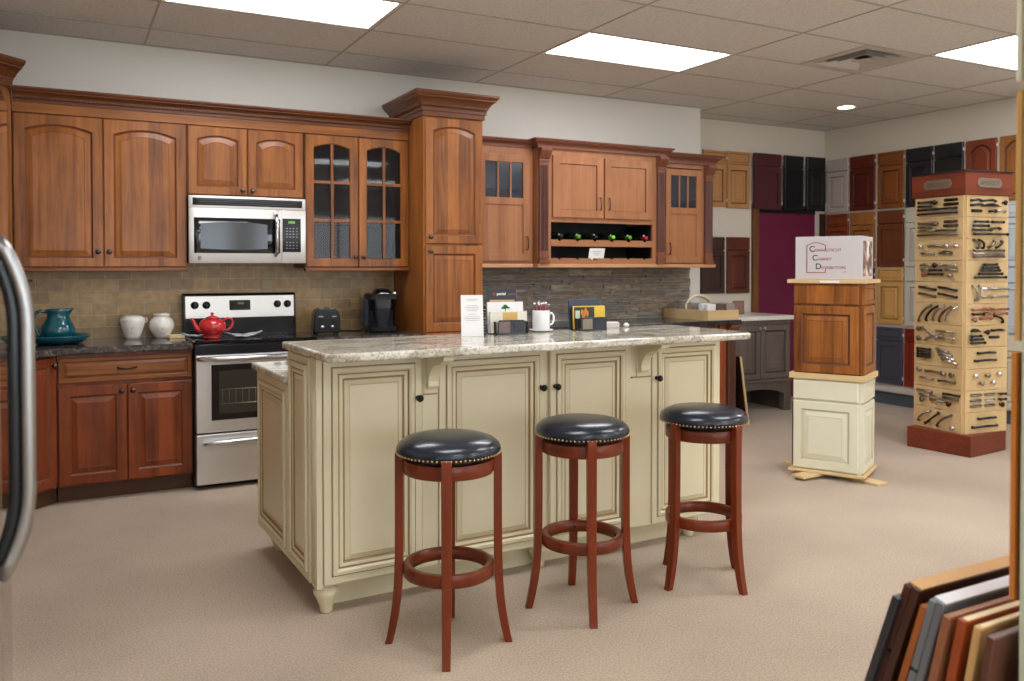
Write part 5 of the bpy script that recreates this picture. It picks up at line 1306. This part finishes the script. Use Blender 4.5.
cardholder('black two-pocket business card holder in front of the left brochures',(1.192,-2.602,ZB),h1,('taupe',(120,104,98)))
# mug, saucer, pens
t=thing('saucer','white saucer under the pen mug on the bar top','saucer',(1.402,-2.53,ZB)); b=MB(); b.lathe([(.0001,.002),(.03,0),(.04,.002),(.060,.010),(.061,.013),(.04,.006),(.0001,.005)],32); part('dish',b,plain('white_china',(236,236,236),.15),t)
t=thing('mug','white china mug full of pens on a saucer between the brochure holders','mug',(1.402,-2.53,ZB+.0065),R(-8))
b=MB(); b.lathe([(.0001,.001),(.040,.001),(.0435,.006),(.0435,.098),(.042,.100),(.040,.098),(.040,.012),(.0001,.010)],36); part('body',b,plain('white_china',(236,236,236),.15),t)
b=MB(); b.tube([(.041,0,.082),(.058,0,.084),(.068,0,.070),(.069,0,.050),(.061,0,.032),(.042,0,.026)],.0055,10,sx=1.3); part('handle',b,plain('white_china',(236,236,236),.15),t)
rn=random.Random(11); M_pen=plain('maroon_pen',(128,28,44),.3)
for k in range(11):
    a=2*PI*k/11+.2; r0=.012; r1=.037 if k%3 else .020
    t=thing('pen','maroon and silver pen standing in the white mug','pen',(1.402,-2.53,ZB+.018),0,'pens in the white mug')
    p0=Vector((r0*math.cos(a+.5),r0*math.sin(a+.5),0)); p1=Vector((r1*1.05*math.cos(a),r1*1.05*math.sin(a),.118+rn.uniform(0,.016))); d=(p1-p0)
    b=MB(); b.tube([p0,p0+d*.88],.0044,8); part('barrel',b,M_pen,t)
    b=MB(); b.tube([p0+d*.885,p1],.0038,8); b.tube([p0+d*.90+Vector((.006,0,0)),p1+Vector((.006,0,.001))],.0018,6); part('clip_end',b,M_steel2,t)
h2=R(-6)
holder('black wire brochure holder on the bar top right of the white mug',(1.678,-2.55,ZB),h2,.165)
def ex4(t,w_,h,y):
    b=MB()
    for x,z,sx_,sz in ((.005,.085,.010,.03),(.030,.095,.012,.035),(.060,.09,.016,.03),(-.04,.10,.004,.02)): b.prism([(x+sx_*math.cos(a*PI/5),z+sz*.5*math.sin(a*PI/5)) for a in range(10)],y-.001,y,'y')
    part('cover_picture',b,plain('pale_figures',(206,196,188),.5,noise=.3,nscale=40),t)
booklet('magazine','dark navy magazine with pale shapes leaning at the back of the right holder','magazine',(1.672,-2.524,ZB+.0045),h2,.185,.150,.010,plain('navy_cover',(38,50,70),.35),R(-6),ex4)
M_yel=plain('yellow_cover',(222,186,50),.45,noise=.08,nscale=20)
def ex5(t,w_,h,y):
    b=MB(); b.box(-.086,.030,y-.0008,y,.004,h-.006); part('cover_panel',b,plain('dark_panel',(50,40,44),.5,noise=.4,nscale=45),t)
    b=MB()
    for x,z in ((-.040,.085),(-.028,.078),(-.020,.092),(-.034,.066),(-.012,.08)): b.prism([(x+.009*math.cos(a*PI/4),z+.016*math.sin(a*PI/4)) for a in range(8)],y-.0014,y-.0009,'y')
    part('orange_blossom',b,plain('orange_print',(222,136,36),.5),t)
    b=MB(); b.box(-.080,-.054,y-.0013,y-.0009,.055,.095); part('inset_picture',b,plain('pale_green_print',(188,206,184),.5),t)
booklet('brochure','yellow and dark illustrated brochure at the front of the right holder','brochure',(1.680,-2.548,ZB+.0045),h2,.185,.118,.006,M_yel,R(-4),ex5)
cardholder('black two-pocket business card holder in front of the yellow brochure',(1.668,-2.602,ZB),h2,('stone',(136,124,104)))
# items on lower worktop behind bar, poking above bar top at the far side
t=thing('card_box','small pale box on the bar top right of the yellow brochure','box',(1.870,-2.475,ZB),R(-4)); b=MB(); b.box(-.04,.04,-.02,.02,0,.026); part('box',b,plain('pale_box',(200,196,186),.5),t,bevel=.002); b=MB(); b.box(-.036,.036,-.016,.016,.0265,.030); part('card_stack',b,M_white,t)
t=thing('crumpled_tissue','tiny crumpled white tissue beside the pale box on the bar top','tissue',(1.97,-2.475,ZB)); b=MB(); 
rn=random.Random(2)
b.sphere((0,0,.010),.016,n=14,sz=.65); b.v=[(x*(1+rn.uniform(-.2,.2)),y*(1+rn.uniform(-.2,.2)),max(0,z*(1+rn.uniform(-.2,.2)))) for x,y,z in b.v]; part('tissue',b,M_white,t,weld=False)

# the island stands 1.5 degrees off the wall line, with everything on it
Mrot=Matrix.Translation((.175,-2.86,0))@Matrix.Rotation(R(1.5),4,'Z')@Matrix.Translation((-.175,2.86,0))
for o in list(bpy.data.objects):
    if o.parent is None and (o.name in bar_mid or o.name not in bar_stools) and o.name not in bar_before:
        o.matrix_basis=Mrot@o.matrix_basis
# ================================================================== RIGHT FOREGROUND: hanging and leaning sample doors
bx0=.828
t=thing('display_panel_board','pale green painted display board at the right edge carrying hung wooden sample doors','display board',(bx0,-5.235,0))
b=MB(); b.box(0,.42,0,.020,0.02,2.25); b.box(.0,.42,-.10,.04,0,.02); part('board',b,plain('pale_green_paint',(190,198,176),.5),t,bevel=.002)
M_or=W('orange_cherry',(190,112,44),(220,140,64)); 
def hung(name,label,x0,z0,z1,m1,m2,th=.0155):
    t=thing(name,label,'sample door',(x0,-5.2145,z0),0,'sample doors on the near display board')
    b=MB(); b.box(.010,.40,0,.014,0,z1-z0); part('door_panel',b,m2,t)
    d=MB(); ring_door(.40,z1-z0,style_rings('raised',.012,.055),mb=d); e_=MB(); e_.add(d.v,d.f,0,False,Matrix.Translation((.40,.0145,0))@Matrix.Rotation(PI,4,'Z')); e_.m=d.m
    part('face_frame',e_,[m1,M_cgl],t)
hung('sample_door','orange cherry sample door hung lowest on the near display board',.838,.765,1.222,M_or,SM['walnut'][0])
hung('sample_door','pale maple sample door hung above the orange one on the near display board',.846,1.242,1.700,SM['maple'][0],SM['maple'][0])
hung('sample_door','topmost pale sample door on the near display board, cut by the top edge',.844,1.716,2.22,SM['cream'][0],SM['cream'][0])
# rack for the leaning doors
t=thing('door_rack','low wooden floor rack holding the leaning sample doors','rack',(.82,-5.22,0))
b=MB(); b.box(0,.62,.03,.62,.06,.078); b.box(0,.62,.03,.05,0,.06); b.box(0,.62,.60,.62,0,.06); b.box(0,.62,.605,.62,.078,.14); b.box(.60,.62,.03,.60,.078,.20); part('rack_frame',b,M_pine,t,bevel=.002)
def leaning(label,ytop,xl,ztop,lean,layers,edge=None,ln=.40):
    """layers: list of (thickness, material, split?) from far side to near side"""
    h=(ztop-.079-sum(l[0] for l in layers)*math.sin(lean))/math.cos(lean)
    yb=ytop+math.sin(lean)*h
    t=thing('leaning_sample_door',label,'sample door',(xl,yb,.0795+sum(l[0] for l in layers)*math.sin(lean)),0,'sample doors leaning in the floor rack',rx=lean)
    T=sum(l[0] for l in layers); y=0
    zlift=0
    for th,mt,sp,nm in layers:
        # y from 0 going towards the camera
        if sp:
            b=MB(); b.box(0,ln,y-th+.0005,y-.0003,h-sp+.004,h-.004); part('drawer_front',b,mt,t,bevel=.002)
            b=MB(); b.box(0,ln,y-th+.0005,y-.0003,0.01,h-sp-.004); part('door_panel',b,mt,t,bevel=.002)
        else:
            b=MB(); ring_door(ln-.004,h,[(0,0,0,0),(0,-th+.0035,0,0),(.002,-th+.001,0,0),(.05,-th+.001,0,0),(.055,-th+.006,0,0),(.09,-th+.002,0,0)],mb=b)
            b.v=[(x+.002,yy+y,zz) for x,yy,zz in b.v]; part(nm,b,mt,t,bevel=.001)
        y-=th
    if edge:
        b=MB(); b.box(.012,ln-.004,y+.003,-.003,h-.003,h+.0012); part('top_edge',b,edge,t,label='paler top edge')
    return t
M_gry=plain('door_grey_paint',(112,116,122),.4); M_char=plain('door_charcoal',(40,42,46),.4)
W2=lambda n,a,b_: wood(n,a,b_,'z',.3,.2,contrast=.8,coat=.3)
M_esp=W2('espresso_door',(52,28,20),(82,48,34)); M_orb=W2('orange_brown_door',(140,72,28),(176,102,46)); M_tan=W2('toffee_door',(128,78,50),(160,104,72)); M_ro=W2('red_orange_door',(130,54,22),(164,78,38)); M_mpl=W2('blond_maple_door',(190,146,90),(218,178,122)); M_wal=W2('walnut_brown_door',(76,46,36),(108,70,54))
M_tan_edge=plain('raw_maple_edge',(206,160,100),.5,noise=.08,nscale=30); M_brown_edge=plain('light_brown_edge',(160,110,72),.5,noise=.08,nscale=30); M_pale_edge=plain('pale_edge',(222,224,228),.5); M_blond=plain('blond_edge',(228,204,156),.5)  # paler colours for the strips along the door tops
leaning('charcoal black sample door, farthest left of the leaning row',-4.968,.803,.700,R(18),[(.017,M_char,None,'door_panel')])
leaning('thick espresso sample door with drawer front, second from the left of the leaning row',-4.986,.818,.732,R(17.5),[(.017,M_esp,.16,''),(.018,M_esp,None,'face_frame')],edge=M_tan_edge)
leaning('orange-brown sample door between the espresso and grey ones of the leaning row',-5.026,.812,.700,R(16),[(.015,M_orb,None,'door_panel')])
leaning('thick grey painted sample door with drawer front in the middle of the leaning row',-5.046,.814,.722,R(14.8),[(.016,M_gry,.165,''),(.016,M_gry,None,'face_frame')],edge=M_pale_edge)
leaning('toffee brown sample door right of the grey one in the leaning row',-5.083,.800,.702,R(12),[(.016,M_tan,None,'door_panel')],edge=M_brown_edge)
leaning('red-orange cherry sample door left of the blond one in the leaning row',-5.110,.806,.704,R(10.5),[(.018,M_ro,None,'door_panel')],edge=M_blond)
leaning('blond maple sample door, second from the right of the leaning row',-5.144,.804,.703,R(9.5),[(.015,M_mpl,None,'door_panel')],edge=M_blond)
leaning('dark walnut sample door, nearest and rightmost of the leaning row',-5.176,.793,.699,R(8),[(.016,M_wal,None,'door_panel')])

# ================================================================== CAMERA, WORLD
cam=bpy.data.cameras.new('camera'); co=bpy.data.objects.new('camera',cam); col.objects.link(co)
f_,cy_,yaw,pitch,roll=842.5953,282.3113,.4883,.0178,-.0004
co.location=(-.6975,-6.1249,1.3771)
Fv=Vector((math.sin(yaw)*math.cos(pitch),math.cos(yaw)*math.cos(pitch),-math.sin(pitch)))
Rv=Vector((math.cos(yaw),-math.sin(yaw),0)); Uv=Rv.cross(Fv)
R2=Rv*math.cos(roll)+Uv*math.sin(roll); U2=-Rv*math.sin(roll)+Uv*math.cos(roll)
co.rotation_euler=Matrix((R2,U2,-Fv)).transposed().to_euler()
cam.sensor_width=36; cam.sensor_fit='HORIZONTAL'; cam.lens=f_/1024*36
cam.shift_y=-(340.5-cy_)/1024; cam.clip_start=.05; cam.clip_end=60
cam.dof.use_dof=True; cam.dof.focus_distance=3.9; cam.dof.aperture_fstop=3.5
sc=bpy.context.scene; sc.camera=co
w=bpy.data.worlds.new('world'); sc.world=w; w.use_nodes=True
bg=w.node_tree.nodes['Background']; bg.inputs[0].default_value=(.86,.93,1,1); bg.inputs[1].default_value=3.4
sc.view_settings.view_transform='Standard'; sc.view_settings.look='None'; sc.view_settings.gamma=1; sc.view_settings.use_curve_mapping=False
sc.view_settings.exposure=0.58
